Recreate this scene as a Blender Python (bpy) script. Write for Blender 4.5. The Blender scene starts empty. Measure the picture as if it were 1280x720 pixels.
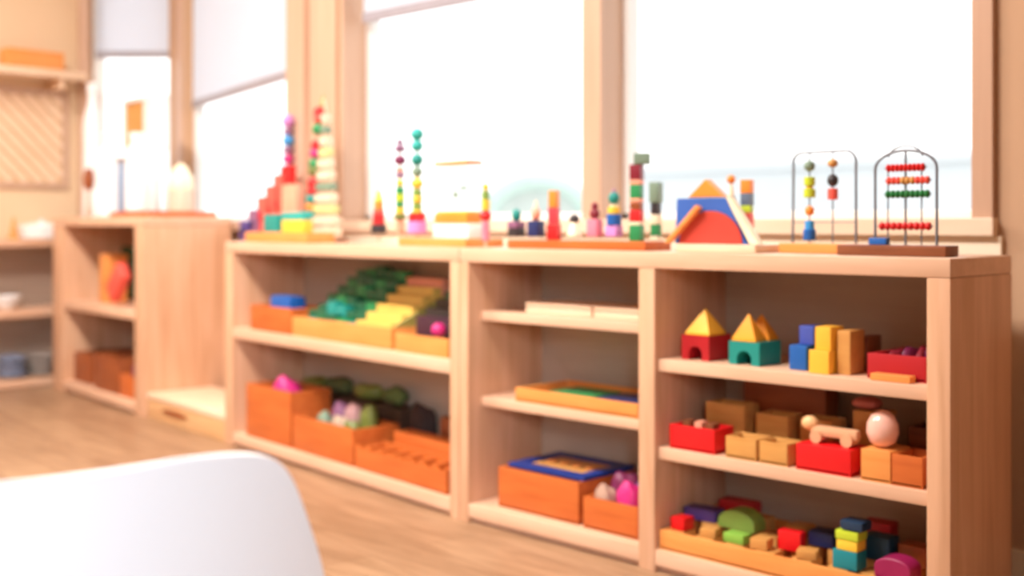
import bpy, bmesh, math, random
from math import sin, cos, pi, radians
from mathutils import Vector, Matrix
random.seed(7)
SC = bpy.context.scene
COL = SC.collection

# ------------------------------------------------------------------ camera
FPX, HY, YAW, EYE = 1420.0, 279.75, -0.7686, 0.7616
cam_d = bpy.data.cameras.new('camera'); cam = bpy.data.objects.new('camera', cam_d); COL.objects.link(cam)
cam.location = (0, 0, EYE); cam.rotation_euler = (pi/2, 0, -YAW)
cam_d.sensor_width = 36; cam_d.lens = 36*FPX/1280; cam_d.shift_y = -(360-HY)/1280
cam_d.clip_start = 0.02; cam_d.clip_end = 200
cam_d.dof.use_dof = True; cam_d.dof.focus_distance = 1.62; cam_d.dof.aperture_fstop = 2.2
SC.camera = cam
CY, SY = cos(YAW), sin(YAW)

class Fr:
    """a run of furniture or wall: x along it, y into it"""
    def __init__(s, ox, oy, a):
        s.o = (ox, oy); s.a = a; s.u = (cos(a), sin(a)); s.v = (-sin(a), cos(a))
    def W(s, x, y): return (s.o[0]+x*s.u[0]+y*s.v[0], s.o[1]+x*s.u[1]+y*s.v[1])
def at(F, px, ly):
    """station along the run F, at depth ly, seen at column px; and its distance"""
    t = (px-640)/FPX; r = (t*CY+SY, -t*SY+CY); bx, by = F.W(0, ly)
    det = F.u[0]*(-r[1])+r[0]*F.u[1]
    return (bx*r[1]-r[0]*by)/det, abs((-F.u[0]*by+F.u[1]*bx)/det)
def ax(F, px, ly): return at(F, px, ly)[0]
def az(F, px, ly, py): return EYE-(py-HY)*at(F, px, ly)[1]/FPX

F0 = Fr(0, 2.0008, 0)
F1 = Fr(-2.1231, 2.0008, -0.0966)
FA = Fr(0, 2.43, 0)

# ------------------------------------------------------------------ materials
def lin(c):
    return tuple(((v/255)/12.92 if v/255 <= 0.04045 else ((v/255+0.055)/1.055)**2.4) for v in c)
def newmat(n):
    m = bpy.data.materials.new(n); m.use_nodes = True
    return m, m.node_tree.nodes, m.node_tree.links, m.node_tree.nodes['Principled BSDF']
MC = {}
def paint(name, rgb, rough=0.45, var=0.06, scale=14):
    if name in MC: return MC[name]
    m, N, L, b = newmat(name)
    c = lin(rgb)
    tc = N.new('ShaderNodeTexCoord'); nz = N.new('ShaderNodeTexNoise'); nz.inputs['Scale'].default_value = scale
    nz.inputs['Detail'].default_value = 3
    r = N.new('ShaderNodeValToRGB')
    r.color_ramp.elements[0].position = .3; r.color_ramp.elements[1].position = .7
    r.color_ramp.elements[0].color = (*[max(0, v*(1-var)) for v in c], 1)
    r.color_ramp.elements[1].color = (*[min(1, v*(1+var)) for v in c], 1)
    L.new(tc.outputs['Object'], nz.inputs['Vector']); L.new(nz.outputs['Fac'], r.inputs['Fac']); L.new(r.outputs['Color'], b.inputs['Base Color'])
    b.inputs['Roughness'].default_value = rough
    MC[name] = m; return m
def wood(name, rgb, dark, rough=0.42, stretch=(1.2, 14, 14), scale=2.2, world=False):
    if name in MC: return MC[name]
    m, N, L, b = newmat(name)
    tc = N.new('ShaderNodeTexCoord'); mp = N.new('ShaderNodeMapping'); mp.inputs['Scale'].default_value = stretch
    nz = N.new('ShaderNodeTexNoise'); nz.inputs['Scale'].default_value = scale; nz.inputs['Detail'].default_value = 6; nz.inputs['Distortion'].default_value = .6
    r = N.new('ShaderNodeValToRGB'); r.color_ramp.elements[0].position = .3; r.color_ramp.elements[1].position = .68
    r.color_ramp.elements[0].color = (*lin(dark), 1); r.color_ramp.elements[1].color = (*lin(rgb), 1)
    L.new(tc.outputs['Object'], mp.inputs['Vector']); L.new(mp.outputs['Vector'], nz.inputs['Vector'])
    L.new(nz.outputs['Fac'], r.inputs['Fac']); L.new(r.outputs['Color'], b.inputs['Base Color'])
    bp = N.new('ShaderNodeBump'); bp.inputs['Strength'].default_value = .08; bp.inputs['Distance'].default_value = .002
    L.new(nz.outputs['Fac'], bp.inputs['Height']); L.new(bp.outputs['Normal'], b.inputs['Normal'])
    b.inputs['Roughness'].default_value = rough
    MC[name] = m; return m

MAPLE = wood('maple', (228, 186, 156), (214, 170, 138))
MAPLE_V = wood('maple upright', (222, 176, 142), (202, 154, 118), stretch=(14, 14, 1.2))
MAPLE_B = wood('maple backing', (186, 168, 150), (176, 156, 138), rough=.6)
TRIMW = wood('window trim wood', (204, 168, 142), (194, 156, 130), stretch=(10, 10, .8))
ORANGE = wood('orange stained wood', (206, 108, 48), (186, 90, 36), stretch=(2, 16, 16))
ORANGE_L = wood('honey stained wood', (236, 156, 84), (224, 140, 68), stretch=(2, 16, 16))
TAN = wood('plain beech', (214, 158, 88), (200, 140, 72), stretch=(3, 16, 16))
BROWN = wood('walnut wood', (140, 80, 48), (112, 60, 34), stretch=(2, 16, 16))
CHEST = wood('chestnut wood', (160, 84, 42), (138, 68, 32), stretch=(2, 16, 16))
PALEW = wood('pale birch', (240, 210, 180), (232, 198, 166), stretch=(2, 14, 14))
def pc(n, *rgb, **k): return paint(n, rgb, **k)
RED = pc('red paint', 208, 28, 30); CORAL = pc('coral paint', 236, 92, 78); GREEN = pc('green paint', 40, 140, 80)
DGREEN = pc('deep green paint', 20, 92, 62); TEAL = pc('teal paint', 20, 140, 130); YELL = pc('yellow paint', 240, 196, 60)
BLUE = pc('blue paint', 22, 92, 170); NAVY = pc('navy paint', 30, 44, 96); PURP = pc('purple paint', 84, 62, 130)
PINK = pc('pink paint', 232, 130, 150); MAG = pc('magenta paint', 205, 40, 120); LIME = pc('lime paint', 190, 208, 50)
ORG = pc('orange paint', 240, 140, 50); DARK = pc('charcoal paint', 52, 46, 48); MAUVE = pc('mauve paint', 140, 92, 124)
LILAC = pc('lilac paint', 206, 140, 206); SKY = pc('sky blue paint', 60, 150, 215); MAROON = pc('maroon paint', 130, 26, 44)
CREAM = pc('cream paint', 246, 230, 196); WHITE = pc('white paint', 238, 238, 240); SAGE = pc('sage paint', 124, 146, 124)
PTEAL = pc('turquoise paint', 44, 170, 160); OLIVE = pc('olive paint', 112, 118, 52); PLUM = pc('plum paint', 120, 36, 78)
SLATE = pc('slate paint', 96, 110, 130); SALMON = pc('salmon paint', 240, 160, 130); MOSS = pc('moss paint', 128, 158, 70)
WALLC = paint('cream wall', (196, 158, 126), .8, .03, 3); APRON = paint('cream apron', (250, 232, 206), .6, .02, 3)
CEILC = paint('ceiling white', (226, 216, 200), .9, .02, 3)
PLASTIC = paint('white plastic', (244, 247, 250), .28, .01, 3)
FRAMEW = paint('white window vinyl', (236, 236, 234), .4, .01, 3)

def metal(name, rgb, rough=.3):
    m, N, L, b = newmat(name)
    nz = N.new('ShaderNodeTexNoise'); nz.inputs['Scale'].default_value = 30
    r = N.new('ShaderNodeMapRange'); r.inputs['To Min'].default_value = rough*.8; r.inputs['To Max'].default_value = rough*1.2
    L.new(nz.outputs['Fac'], r.inputs['Value']); L.new(r.outputs['Result'], b.inputs['Roughness'])
    b.inputs['Base Color'].default_value = (*lin(rgb), 1); b.inputs['Metallic'].default_value = 1
    return m
WIRE = paint('grey coated wire', (112, 114, 122), .4)
def glass_mat(name, tint=(1, 1, 1), refl=.05):
    m, N, L, b = newmat(name); N.remove(b)
    out = [n for n in N if n.type == 'OUTPUT_MATERIAL'][0]
    t = N.new('ShaderNodeBsdfTransparent'); t.inputs['Color'].default_value = (*tint, 1)
    g = N.new('ShaderNodeBsdfGlossy'); g.inputs['Roughness'].default_value = .03
    mx = N.new('ShaderNodeMixShader'); mx.inputs['Fac'].default_value = refl
    L.new(t.outputs[0], mx.inputs[1]); L.new(g.outputs[0], mx.inputs[2]); L.new(mx.outputs[0], out.inputs['Surface'])
    return m
GLASS = glass_mat('window glass', (1, 1, 1), .02); ACRYL = glass_mat('clear acrylic', (.93, .96, .95))
def cloth_mat(name, rgb):
    m, N, L, b = newmat(name)
    out = [n for n in N if n.type == 'OUTPUT_MATERIAL'][0]
    w = N.new('ShaderNodeTexWave'); w.inputs['Scale'].default_value = 90
    bp = N.new('ShaderNodeBump'); bp.inputs['Strength'].default_value = .1; L.new(w.outputs['Fac'], bp.inputs['Height'])
    b.inputs['Base Color'].default_value = (*lin(rgb), 1); b.inputs['Roughness'].default_value = .9
    L.new(bp.outputs['Normal'], b.inputs['Normal'])
    tr = N.new('ShaderNodeBsdfTranslucent'); tr.inputs['Color'].default_value = (*lin(rgb), 1)
    mx = N.new('ShaderNodeMixShader'); mx.inputs['Fac'].default_value = .6
    L.new(b.outputs[0], mx.inputs[1]); L.new(tr.outputs[0], mx.inputs[2]); L.new(mx.outputs[0], out.inputs['Surface'])
    return m
BLIND = cloth_mat('blind fabric', (228, 230, 236))
BAR = pc('blind bar grey', 158, 152, 160)

def floor_mat():
    m, N, L, b = newmat('wood plank floor')
    tc = N.new('ShaderNodeTexCoord'); mp = N.new('ShaderNodeMapping'); mp.inputs['Rotation'].default_value = (0, 0, radians(8))
    br = N.new('ShaderNodeTexBrick'); br.inputs['Scale'].default_value = 1.0
    br.inputs['Brick Width'].default_value = 1.5; br.inputs['Row Height'].default_value = .15; br.inputs['Mortar Size'].default_value = .0015
    br.inputs['Color1'].default_value = (*lin((176, 140, 108)), 1); br.inputs['Color2'].default_value = (*lin((162, 126, 96)), 1)
    br.inputs['Mortar'].default_value = (*lin((140, 104, 76)), 1)
    mp2 = N.new('ShaderNodeMapping'); mp2.inputs['Scale'].default_value = (1.3, 9, 1); mp2.inputs['Rotation'].default_value = (0, 0, radians(8))
    nz = N.new('ShaderNodeTexNoise'); nz.inputs['Scale'].default_value = 2.4; nz.inputs['Detail'].default_value = 7; nz.inputs['Distortion'].default_value = 1.2
    mx = N.new('ShaderNodeMixRGB'); mx.blend_type = 'MULTIPLY'; mx.inputs['Fac'].default_value = .7
    r = N.new('ShaderNodeValToRGB'); r.color_ramp.elements[0].position = .35; r.color_ramp.elements[0].color = (.62, .56, .5, 1); r.color_ramp.elements[1].position = .62
    L.new(tc.outputs['Object'], mp.inputs['Vector']); L.new(mp.outputs['Vector'], br.inputs['Vector'])
    L.new(tc.outputs['Object'], mp2.inputs['Vector']); L.new(mp2.outputs['Vector'], nz.inputs['Vector'])
    L.new(nz.outputs['Fac'], r.inputs['Fac']); L.new(br.outputs['Color'], mx.inputs['Color1']); L.new(r.outputs['Color'], mx.inputs['Color2'])
    L.new(mx.outputs['Color'], b.inputs['Base Color']); b.inputs['Roughness'].default_value = .38
    return m

# ------------------------------------------------------------------ mesh helpers
def BM(): return bmesh.new()
def box(bm, x0, x1, y0, y1, z0, z1, bev=0.0, rot=None, mi=0):
    r = bmesh.ops.create_cube(bm, size=1)
    vs = r['verts']
    M = Matrix.Translation(((x0+x1)/2, (y0+y1)/2, (z0+z1)/2)) @ (rot.to_4x4() if rot else Matrix()) @ Matrix.Diagonal((abs(x1-x0), abs(y1-y0), abs(z1-z0), 1))
    bmesh.ops.transform(bm, matrix=M, verts=vs)
    fs = {f for v in vs for f in v.link_faces}
    for f in fs: f.material_index = mi
    if bev:
        es = list({e for v in vs for e in v.link_edges})
        bmesh.ops.bevel(bm, geom=es, offset=bev, segments=2, profile=.6, affect='EDGES')
def lathe(bm, prof, seg=24, cx=0, cy=0, cz=0):
    """profile of (r, z) turned about the upright axis, closed at both ends"""
    rings = []
    for r, z in prof:
        rings.append([bm.verts.new((cx+r*cos(2*pi*k/seg), cy+r*sin(2*pi*k/seg), cz+z)) for k in range(seg)] if r > 1e-6 else [bm.verts.new((cx, cy, cz+z))])
    for a, b in zip(rings, rings[1:]):
        for k in range(seg):
            j = (k+1) % seg
            if len(a) == 1 and len(b) > 1: bm.faces.new((a[0], b[j], b[k]))
            elif len(b) == 1 and len(a) > 1: bm.faces.new((a[k], a[j], b[0]))
            elif len(a) > 1: bm.faces.new((a[k], a[j], b[j], b[k]))
    if len(rings[0]) > 1: bm.faces.new(list(reversed(rings[0])))
    if len(rings[-1]) > 1: bm.faces.new(rings[-1])
def cyl(bm, x, y, z0, z1, r, seg=20, r1=None):
    r1 = r if r1 is None else r1
    c = min(r*.12, .002)
    lathe(bm, [(r-c, z0), (r, z0+c), (r1, z1-c), (max(r1-c, 0), z1)], seg, x, y, 0)
def ball(bm, x, y, z, rx, ry=None, rz=None, u=20, v=12):
    ry = ry or rx; rz = rz or rx
    r = bmesh.ops.create_uvsphere(bm, u_segments=u, v_segments=v, radius=1)
    bmesh.ops.transform(bm, matrix=Matrix.Translation((x, y, z)) @ Matrix.Diagonal((rx, ry, rz, 1)), verts=r['verts'])
def tube(bm, pts, r, seg=8):
    pts = [Vector(p) for p in pts]; rings = []
    up = None
    for i, p in enumerate(pts):
        t = (pts[min(i+1, len(pts)-1)]-pts[max(i-1, 0)]).normalized()
        if up is None:
            up = Vector((0, 1, 0)) if abs(t.y) < .9 else Vector((1, 0, 0))
        n = (up-t*up.dot(t)).normalized(); b = t.cross(n); up = n
        rings.append([bm.verts.new(p+r*(cos(2*pi*k/seg)*n+sin(2*pi*k/seg)*b)) for k in range(seg)])
    for a, c in zip(rings, rings[1:]):
        for k in range(seg):
            j = (k+1) % seg; bm.faces.new((a[k], a[j], c[j], c[k]))
    bm.faces.new(rings[0]); bm.faces.new(list(reversed(rings[-1])))
def prism(bm, pts, y0, y1, bev=0):
    """outline of (x, z) points extruded in y"""
    a = [bm.verts.new((x, y0, z)) for x, z in pts]; b = [bm.verts.new((x, y1, z)) for x, z in pts]
    n = len(pts); fs = [bm.faces.new(a), bm.faces.new(list(reversed(b)))]
    for k in range(n): fs.append(bm.faces.new((a[k], b[k], b[(k+1) % n], a[(k+1) % n])))
    bmesh.ops.recalc_face_normals(bm, faces=fs)
    if bev:
        bmesh.ops.bevel(bm, geom=list({e for f in fs for e in f.edges}), offset=bev, segments=1, affect='EDGES')
def lump(bm, x, y, z, rx, ry, rz, seed=0, amp=.15, sub=3, sq=1):
    r = bmesh.ops.create_icosphere(bm, subdivisions=sub, radius=1)
    rnd = random.Random(seed); ph = [rnd.uniform(0, 6) for _ in range(6)]
    for v in r['verts']:
        c = Vector([math.copysign(abs(q_)**sq, q_) for q_ in v.co]); d = 1+amp*(sin(3*c.x+ph[0])*sin(3.3*c.y+ph[1])+.6*sin(5*c.z+ph[2]+4*c.x)*sin(4*c.y+ph[3]))
        v.co = Vector((x+c.x*d*rx, y+c.y*d*ry, z+c.z*d*rz))
def build(name, bm, mat, parent=None, smooth=True):
    me = bpy.data.meshes.new(name); bmesh.ops.recalc_face_normals(bm, faces=bm.faces[:]); bm.to_mesh(me); bm.free()
    for m in (mat if isinstance(mat, (list, tuple)) else [mat]): me.materials.append(m)
    if smooth:
        me.polygons.foreach_set('use_smooth', [True]*len(me.polygons))
        me.set_sharp_from_angle(angle=radians(35))
    o = bpy.data.objects.new(name, me); COL.objects.link(o)
    if parent: o.parent = parent
    return o
def tag(o, label, cat, group=None):
    o['label'] = label; o['category'] = cat
    if group: o['group'] = group
    return o
def put(o, F, lx, ly, z, rz=0, rot=None):
    x, y = F.W(lx, ly); o.location = (x, y, z+(.0004 if z > .01 else 0))
    o.rotation_euler = (0, 0, F.a+rz)
    if rot: o.rotation_euler = (Matrix.Rotation(F.a+rz, 3, 'Z') @ rot).to_euler()
    return o
def thing(name, label, cat, F, lx, ly, z, rz=0, group=None):
    o = bpy.data.objects.new(name, None); o.empty_display_size = .05; COL.objects.link(o)
    put(o, F, lx, ly, z, rz); return tag(o, label, cat, group)
def struct(name, bm, mat, parent=None, smooth=False):
    o = build(name, bm, mat, parent, smooth)
    if not parent: o['kind'] = 'structure'
    return o

# ------------------------------------------------------------------ the room
KX = -3.40                                    # where the window wall turns
ang = radians(-14.6)
LB = 1.85
FB = Fr(KX-LB*cos(ang), 2.43-LB*sin(ang), ang)  # x from far corner towards the turn
FC_a = -YAW                                    # the short frontal wall
cx0, cy0 = FB.o
FC = Fr(cx0, cy0, FC_a)                        # x to the right; its right end is the far corner (x = 0)
XD = -5.52
LC = (cx0-XD)/cos(FC_a)
FD = Fr(XD, 0, pi/2)                           # x runs with world +y, y runs to world -x
yc = cy0-LC*sin(FC_a)

fl = BM(); box(fl, -5.7, 1.52, -2.42, 3.3, -.05, 0); struct('floor', fl, floor_mat())
cl = BM(); box(cl, -5.7, 1.52, -2.42, 3.3, 2.7, 2.78); struct('ceiling', cl, CEILC)

SILL, HEAD = .786, 2.25
def wall_run(name, F, x0, x1, th, openings):
    """openings: list of (xa, xb)"""
    bm = BM()
    box(bm, x0, x1, 0, th, 0, SILL-.02); box(bm, x0, x1, 0, th, HEAD, 2.7)
    xs = [x0]+[v for o in openings for v in o]+[x1]
    for i in range(0, len(xs), 2): box(bm, xs[i], xs[i+1], 0, th, SILL-.02, HEAD)
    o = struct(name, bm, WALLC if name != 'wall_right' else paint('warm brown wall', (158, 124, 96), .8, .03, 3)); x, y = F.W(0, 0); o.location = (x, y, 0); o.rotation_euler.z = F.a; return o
TH = .14
a1, a2 = ax(FA, 1241, .1), ax(FA, 783, .1)
a3, a4 = ax(FA, 736, 0.0), ax(FA, 461, .1)
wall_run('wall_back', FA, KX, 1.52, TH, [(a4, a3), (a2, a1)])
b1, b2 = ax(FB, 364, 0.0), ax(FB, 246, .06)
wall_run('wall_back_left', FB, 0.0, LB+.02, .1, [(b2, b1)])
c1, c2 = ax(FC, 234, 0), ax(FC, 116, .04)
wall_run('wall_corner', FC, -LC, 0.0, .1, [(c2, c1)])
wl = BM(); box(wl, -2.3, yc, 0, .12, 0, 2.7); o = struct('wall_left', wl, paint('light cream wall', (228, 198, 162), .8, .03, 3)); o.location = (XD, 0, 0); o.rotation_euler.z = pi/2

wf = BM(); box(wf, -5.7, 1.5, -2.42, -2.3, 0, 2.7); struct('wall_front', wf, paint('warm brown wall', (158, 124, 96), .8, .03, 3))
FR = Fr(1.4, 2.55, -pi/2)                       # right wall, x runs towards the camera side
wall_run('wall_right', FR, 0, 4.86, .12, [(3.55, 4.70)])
def window(name, F, xa, xb, th, fw=.03, outer=None):
    bm = BM()
    y0, y1 = th-.055, th-.01
    box(bm, xa, xa+fw, y0, y1, SILL-.02, HEAD, .003); box(bm, xb-fw, xb, y0, y1, SILL-.02, HEAD, .003)
    box(bm, xa, xb, y0, y1, SILL-.02, SILL+.008, .003); box(bm, xa, xb, y0, y1, HEAD-fw, HEAD, .003)
    w = struct(name, bm, FRAMEW); x, y = F.W(0, 0); w.location = (x, y, 0); w.rotation_euler.z = F.a
    g = BM(); box(g, xa+fw, xb-fw, th-.036, th-.030, SILL+.008, HEAD-fw)
    build('window_pane', g, GLASS, w, False); return w
window('window_1', FA, a2, a1, TH, .022)
window('window_2', FA, a4, a3, TH, .03)
window('window_3', FB, b2, b1, .1, .04)
window('window_5', FR, 3.55, 4.70, .12, .05)
window('window_4', FC, c2, c1, .1, .05)

def trim(name, F, boxes, mat=TRIMW):
    bm = BM()
    for b in boxes: box(bm, *b, .002)
    o = struct(name, bm, mat); x, y = F.W(0, 0); o.location = (x, y, 0); o.rotation_euler.z = F.a; return o
# casings and linings in pale wood
trim('trim_1', FA, [(a1, a1+.045, -.018, TH-.055, SILL-.03, HEAD)])
trim('trim_2', FA, [(a3-.012, a2+.002, -.016, TH-.055, SILL-.03, HEAD)])
m0 = ax(FA, 431, 0)
trim('trim_3', FA, [(m0, a4+.006, -.02, TH-.055, SILL-.03, HEAD)])
trim('trim_4', FA, [(KX+.0, m0-.035, -.012, 0, .0, HEAD)])
trim('trim_5', FB, [(b1-.005, ax(FB, 386, 0), -.02, .045, SILL-.03, HEAD)])
trim('trim_6', FB, [(b2-.09, b2-.004, -.016, .045, SILL-.03, HEAD)])
trim('trim_7', FC, [(ax(FC, 100, 0), c2-.002, -.016, .045, SILL-.03, HEAD)])
SILLW = wood('pale sill wood', (240, 214, 188), (232, 204, 176))
trim('trim_8', FA, [(a4-.10, a1+.05, -.03, .085, SILL-.05, SILL-.012)], SILLW)
trim('trim_9', FB, [(b2-.05, b1+.08, -.03, .045, SILL-.05, SILL-.012)])
trim('trim_10', FC, [(c2-.05, c1, -.03, .045, SILL-.05, SILL-.012)])
trim('trim_11', FA, [(a4-.05, ax(FA, 1250, -.02), -.014, 0, .45, SILL-.05)], APRON)
trim('baseboard_back', FA, [(KX+.02, 1.39, -.014, 0, 0, .085)], APRON)
trim('baseboard_left', FD, [(-3, yc-.05, 0, -.014, 0, .085)], APRON)

# roller blinds
def blind(label, F, xa, xb, ly, zb, tilt=0):
    t = thing('roller_blind', label, 'blind', F, (xa+xb)/2, ly, zb)
    w = (xb-xa)/2
    bm = BM(); n = 14
    za, zc = -tilt*w, tilt*w
    pts = [(-w, za+.02), (w, zc+.02), (w, HEAD-zb-.06), (-w, HEAD-zb-.06)]
    prism(bm, pts, -.0012, .0012); build('fabric', bm, BLIND, t, False)
    bm = BM(); prism(bm, [(-w, za), (w, zc), (w, zc+.034), (-w, za+.034)], -.008, .008, .002); build('bottom_bar', bm, BAR, t)
    bm = BM(); tube(bm, [(-w, 0, HEAD-zb-.04), (w, 0, HEAD-zb-.04)], .022, 12); build('roller', bm, FRAMEW, t)
blind('white roller blind behind the tall bead towers, only its grey bottom bar in view', FA, a4+.035, a3-.03, .05, az(FA, 466, .05, 27))
blind('white roller blind with a sloping bottom edge left of the wooden window post', FB, b2+.045, b1-.01, .03, .5*(az(FB, 250, .03, 131)+az(FB, 358, .03, 102)))
blind('white roller blind over the white bottles in the far left window', FC, c2+.02, c1-.005, .03, az(FC, 190, .03, 73))

# ------------------------------------------------------------------ cabinets
def cabinet(name, label, F, xs, H, D, shelves, z_top, zb, back=MAPLE_B, plinth_in=.02):
    """xs: list of (x0, x1) of the upright panels; shelves: (bay, z, thickness, recess)"""
    X0, X1 = xs[0][0], xs[-1][1]
    xc = (X0+X1)/2
    t = thing(name, label, 'shelf unit', F, xc, 0, 0)
    for i, (a, b) in enumerate(xs):
        bm = BM(); top = H if i in (0, len(xs)-1) and False else z_top
        box(bm, a-xc, b-xc, 0, D, 0, top, .003)
        build('side_panel' if i in (0, len(xs)-1) else 'divider', bm, MAPLE_V, t)
    bm = BM(); box(bm, X0-xc, X1-xc, 0, D, z_top, H, .004); build('top_panel', bm, MAPLE, t)
    for (a, b), (c, d) in zip(xs, xs[1:]):
        bm = BM(); box(bm, b-xc, c-xc, .0015, D-.008, zb-.034, zb, .002); build('bottom_panel', bm, MAPLE, t)
        bm = BM(); box(bm, b-xc, c-xc, plinth_in, plinth_in+.015, 0, zb-.034); build('plinth', bm, MAPLE, t)
        bm = BM(); box(bm, b-xc, c-xc, D-.012, D-.004, zb, z_top); build('back_panel', bm, back, t)
    for bay, z, th, rec in shelves:
        bm = BM(); box(bm, xs[bay][1]-xc, xs[bay+1][0]-xc, rec, D-.012, z-th, z, .003); build('shelf', bm, MAPLE, t)
    return t
D0 = .29
ZS1, Z2A, Z2B, Z3A, Z3B, ZB, TOP = .408, .5375, .318, .4655, .2733, .05, .70
cabinet('open_shelf_unit', 'long low maple shelf unit at right with two bays and a bare end panel', F0,
        [(-2.1221, -2.0905), (-1.5458, -1.5018), (-.8907, -.8466)], TOP, D0,
        [(0, Z2A, .024, .046), (0, Z2B, .024, .046), (1, Z3A, .027, .012), (1, Z3B, .027, .012)], .664, ZB)
mid = cabinet('open_shelf_unit', 'low maple shelf unit in the middle, orange bins on its one wide shelf', F1,
        [(-1.3185, -1.2620), (-.0400, -.0010)], TOP, D0, [(0, ZS1, .036, .002)], .664, ZB)
# its right end is cut square to its neighbour, so the two stand flush
for ch in mid.children:
    for v_ in ch.data.vertices:
        if v_.co.x > .612: v_.co.x -= v_.co.y*.0969
cabinet('open_shelf_unit', 'taller maple shelf unit at left with a tray of white bottles on its top', F1,
        [(-3.0592, -2.9316), (-2.1069, -2.0275)], .79, .38, [(0, .413, .036, .004)], .752, .05)
FL = Fr(-5.27, 0, pi/2)
y_r = 2.50
cabinet('open_shelf_unit', 'low shelf unit in the far left corner under the lattice panel, white pan on top', FL,
        [(.9, .94), (y_r-.04, y_r)], .69, .24, [(0, az(FL, 40, 0, 390)+.015, .04, .004)], .655, .04)
# low platform in the gap
gx0, gx1 = -2.026, -1.3205
t = thing('platform_box', 'low pale wooden platform box on the floor between two shelf units', 'platform', F1, (gx0+gx1)/2, .015, 0)
w = (gx1-gx0)/2
bm = BM(); box(bm, -w, w, 0, .28, .078, .098, .003); build('top_board', bm, PALEW, t)
bm = BM(); box(bm, -w+.002, w-.002, .004, .022, .0, .077, .002); box(bm, -w+.002, -w+.02, .022, .275, 0, .077); box(bm, w-.02, w-.002, .022, .275, 0, .077); build('front_board', bm, wood('platform beech', (218, 172, 124), (206, 158, 108)), t)
bm = BM(); prism(bm, [(.02+.11*cos(a_)+(.0), .045+.011*sin(a_)) for a_ in [2*pi*k/20 for k in range(20)]], .0, .0045); o = build('handle_slot', bm, CHEST, t); o.location.x = -.12

# ------------------------------------------------------------------ item helpers
class S:   # a spot: column range, depth, base height, pixel height
    pass
def spot(F, pl, pr, ly, yt, yb):
    x0, k0 = at(F, pl, ly); x1, k1 = at(F, pr, ly); k = (k0+k1)/2
    return (x0+x1)/2, x1-x0, (yb-yt)*k/FPX
def wpx(F, px, ly, n): return n*at(F, px, ly)[1]/FPX
BAYS = [(F1, -1.2620, -.0700, .04, .65), (F1, -2.9316, -2.1069, .04, .75), (F0, -2.0905, -1.5458, .04, .65), (F0, -1.5018, -.8907, .04, .65)]
def bin_(label, F, pl, pr, ly, dep, z0, h, mat=ORANGE, th=.008, name='storage_bin', cat='bin', rz=0, scallop=0, low=None):
    x0, x1 = ax(F, pl, ly), ax(F, pr, ly)
    for f_, lo, hi, h0, h1 in BAYS:
        if f_ is F and h0 <= z0 < h1 and lo-.05 < (x0+x1)/2 < hi+.05: x0, x1 = max(x0, lo+.004), min(x1, hi-.004)
    w = (x1-x0)/2
    bm = BM()
    box(bm, -w, w, 0, dep, 0, .006)
    if scallop:
        n = scallop*12; pts = [(-w, .001), (w, .001)]
        pts += [(w-2*w*i/n, h-.010*(.5-.5*cos(2*pi*scallop*i/n))) for i in range(n+1)]
        prism(bm, pts, 0, th)
    else: box(bm, -w, w, 0, th, .001, h, .002)
    box(bm, -w, w, dep-th, dep, .001, h, .002)
    box(bm, -w, -w+th, th*.5, dep-th*.5, .001, h-.0005, .002); box(bm, w-th, w, th*.5, dep-th*.5, .001, h-.0005, .002)
    o = build(name, bm, mat); put(o, F, (x0+x1)/2, ly, z0, rz); tag(o, label, cat)
    return o, (x0+x1)/2, w
def blk(name, label, cat, F, lx, ly, z, sx, sy, sz, mat, rz=0, group=None, rot=None, bev=.002):
    bm = BM(); box(bm, -sx/2, sx/2, -sy/2, sy/2, 0, sz, bev)
    o = build(name, bm, mat); put(o, F, lx, ly, z, rz, rot); return tag(o, label, cat, group)
def pblk(name, label, cat, F, pl, pr, ly, dep, z, yt, yb, mat, **k):
    x, w, h = spot(F, pl, pr, ly, yt, yb)
    return blk(name, label, cat, F, x, ly+dep/2, z, w, dep, h, mat, **k), h

# ------------------------------------------------------------------ toys on top of the middle unit
def stacker(name, label, cat, F, px, ly, z0, parts, base=None, rod=True, rodtop=None, scale=1):
    """a rod toy: parts are (kind, material, y_top, y_bottom, width_px)"""
    x, k = at(F, px, ly); t = thing(name, label, cat, F, x, ly, z0)
    m = k/FPX; yb0 = HY+(EYE-z0)/m
    H = 0; fat = 1.22 if name == 'bead_tower' else 1.1
    for kind, mat, yt, yb, w in parts:
        za, zb_ = (yb0-yb)*m, (yb0-yt)*m; za = max(za, 0); r = w*m/2*fat; H = max(H, zb_)
        bm = BM(); nm = 'bead'
        if kind == 'ball': ball(bm, 0, 0, (za+zb_)/2, r, r, (zb_-za)/2)
        elif kind == 'disc': cyl(bm, 0, 0, za, zb_, r); nm = 'ring'
        elif kind == 'cone': cyl(bm, 0, 0, za, zb_, r, r1=r*.45); nm = 'cone'
        elif kind == 'cube': box(bm, -r, r, -r, r, za, zb_, .002); nm = 'block'
        elif kind == 'base': box(bm, -r, r, -r*.8, r*.8, za, zb_, .002); nm = 'base'
        elif kind == 'rbase': cyl(bm, 0, 0, za, zb_, r); nm = 'base'
        build(nm, bm, mat, t)
    if rod:
        bm = BM(); cyl(bm, 0, 0, .002, H-.004, .0035, 10); build('rod', bm, PALEW, t)
    return t
LY = .085
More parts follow.
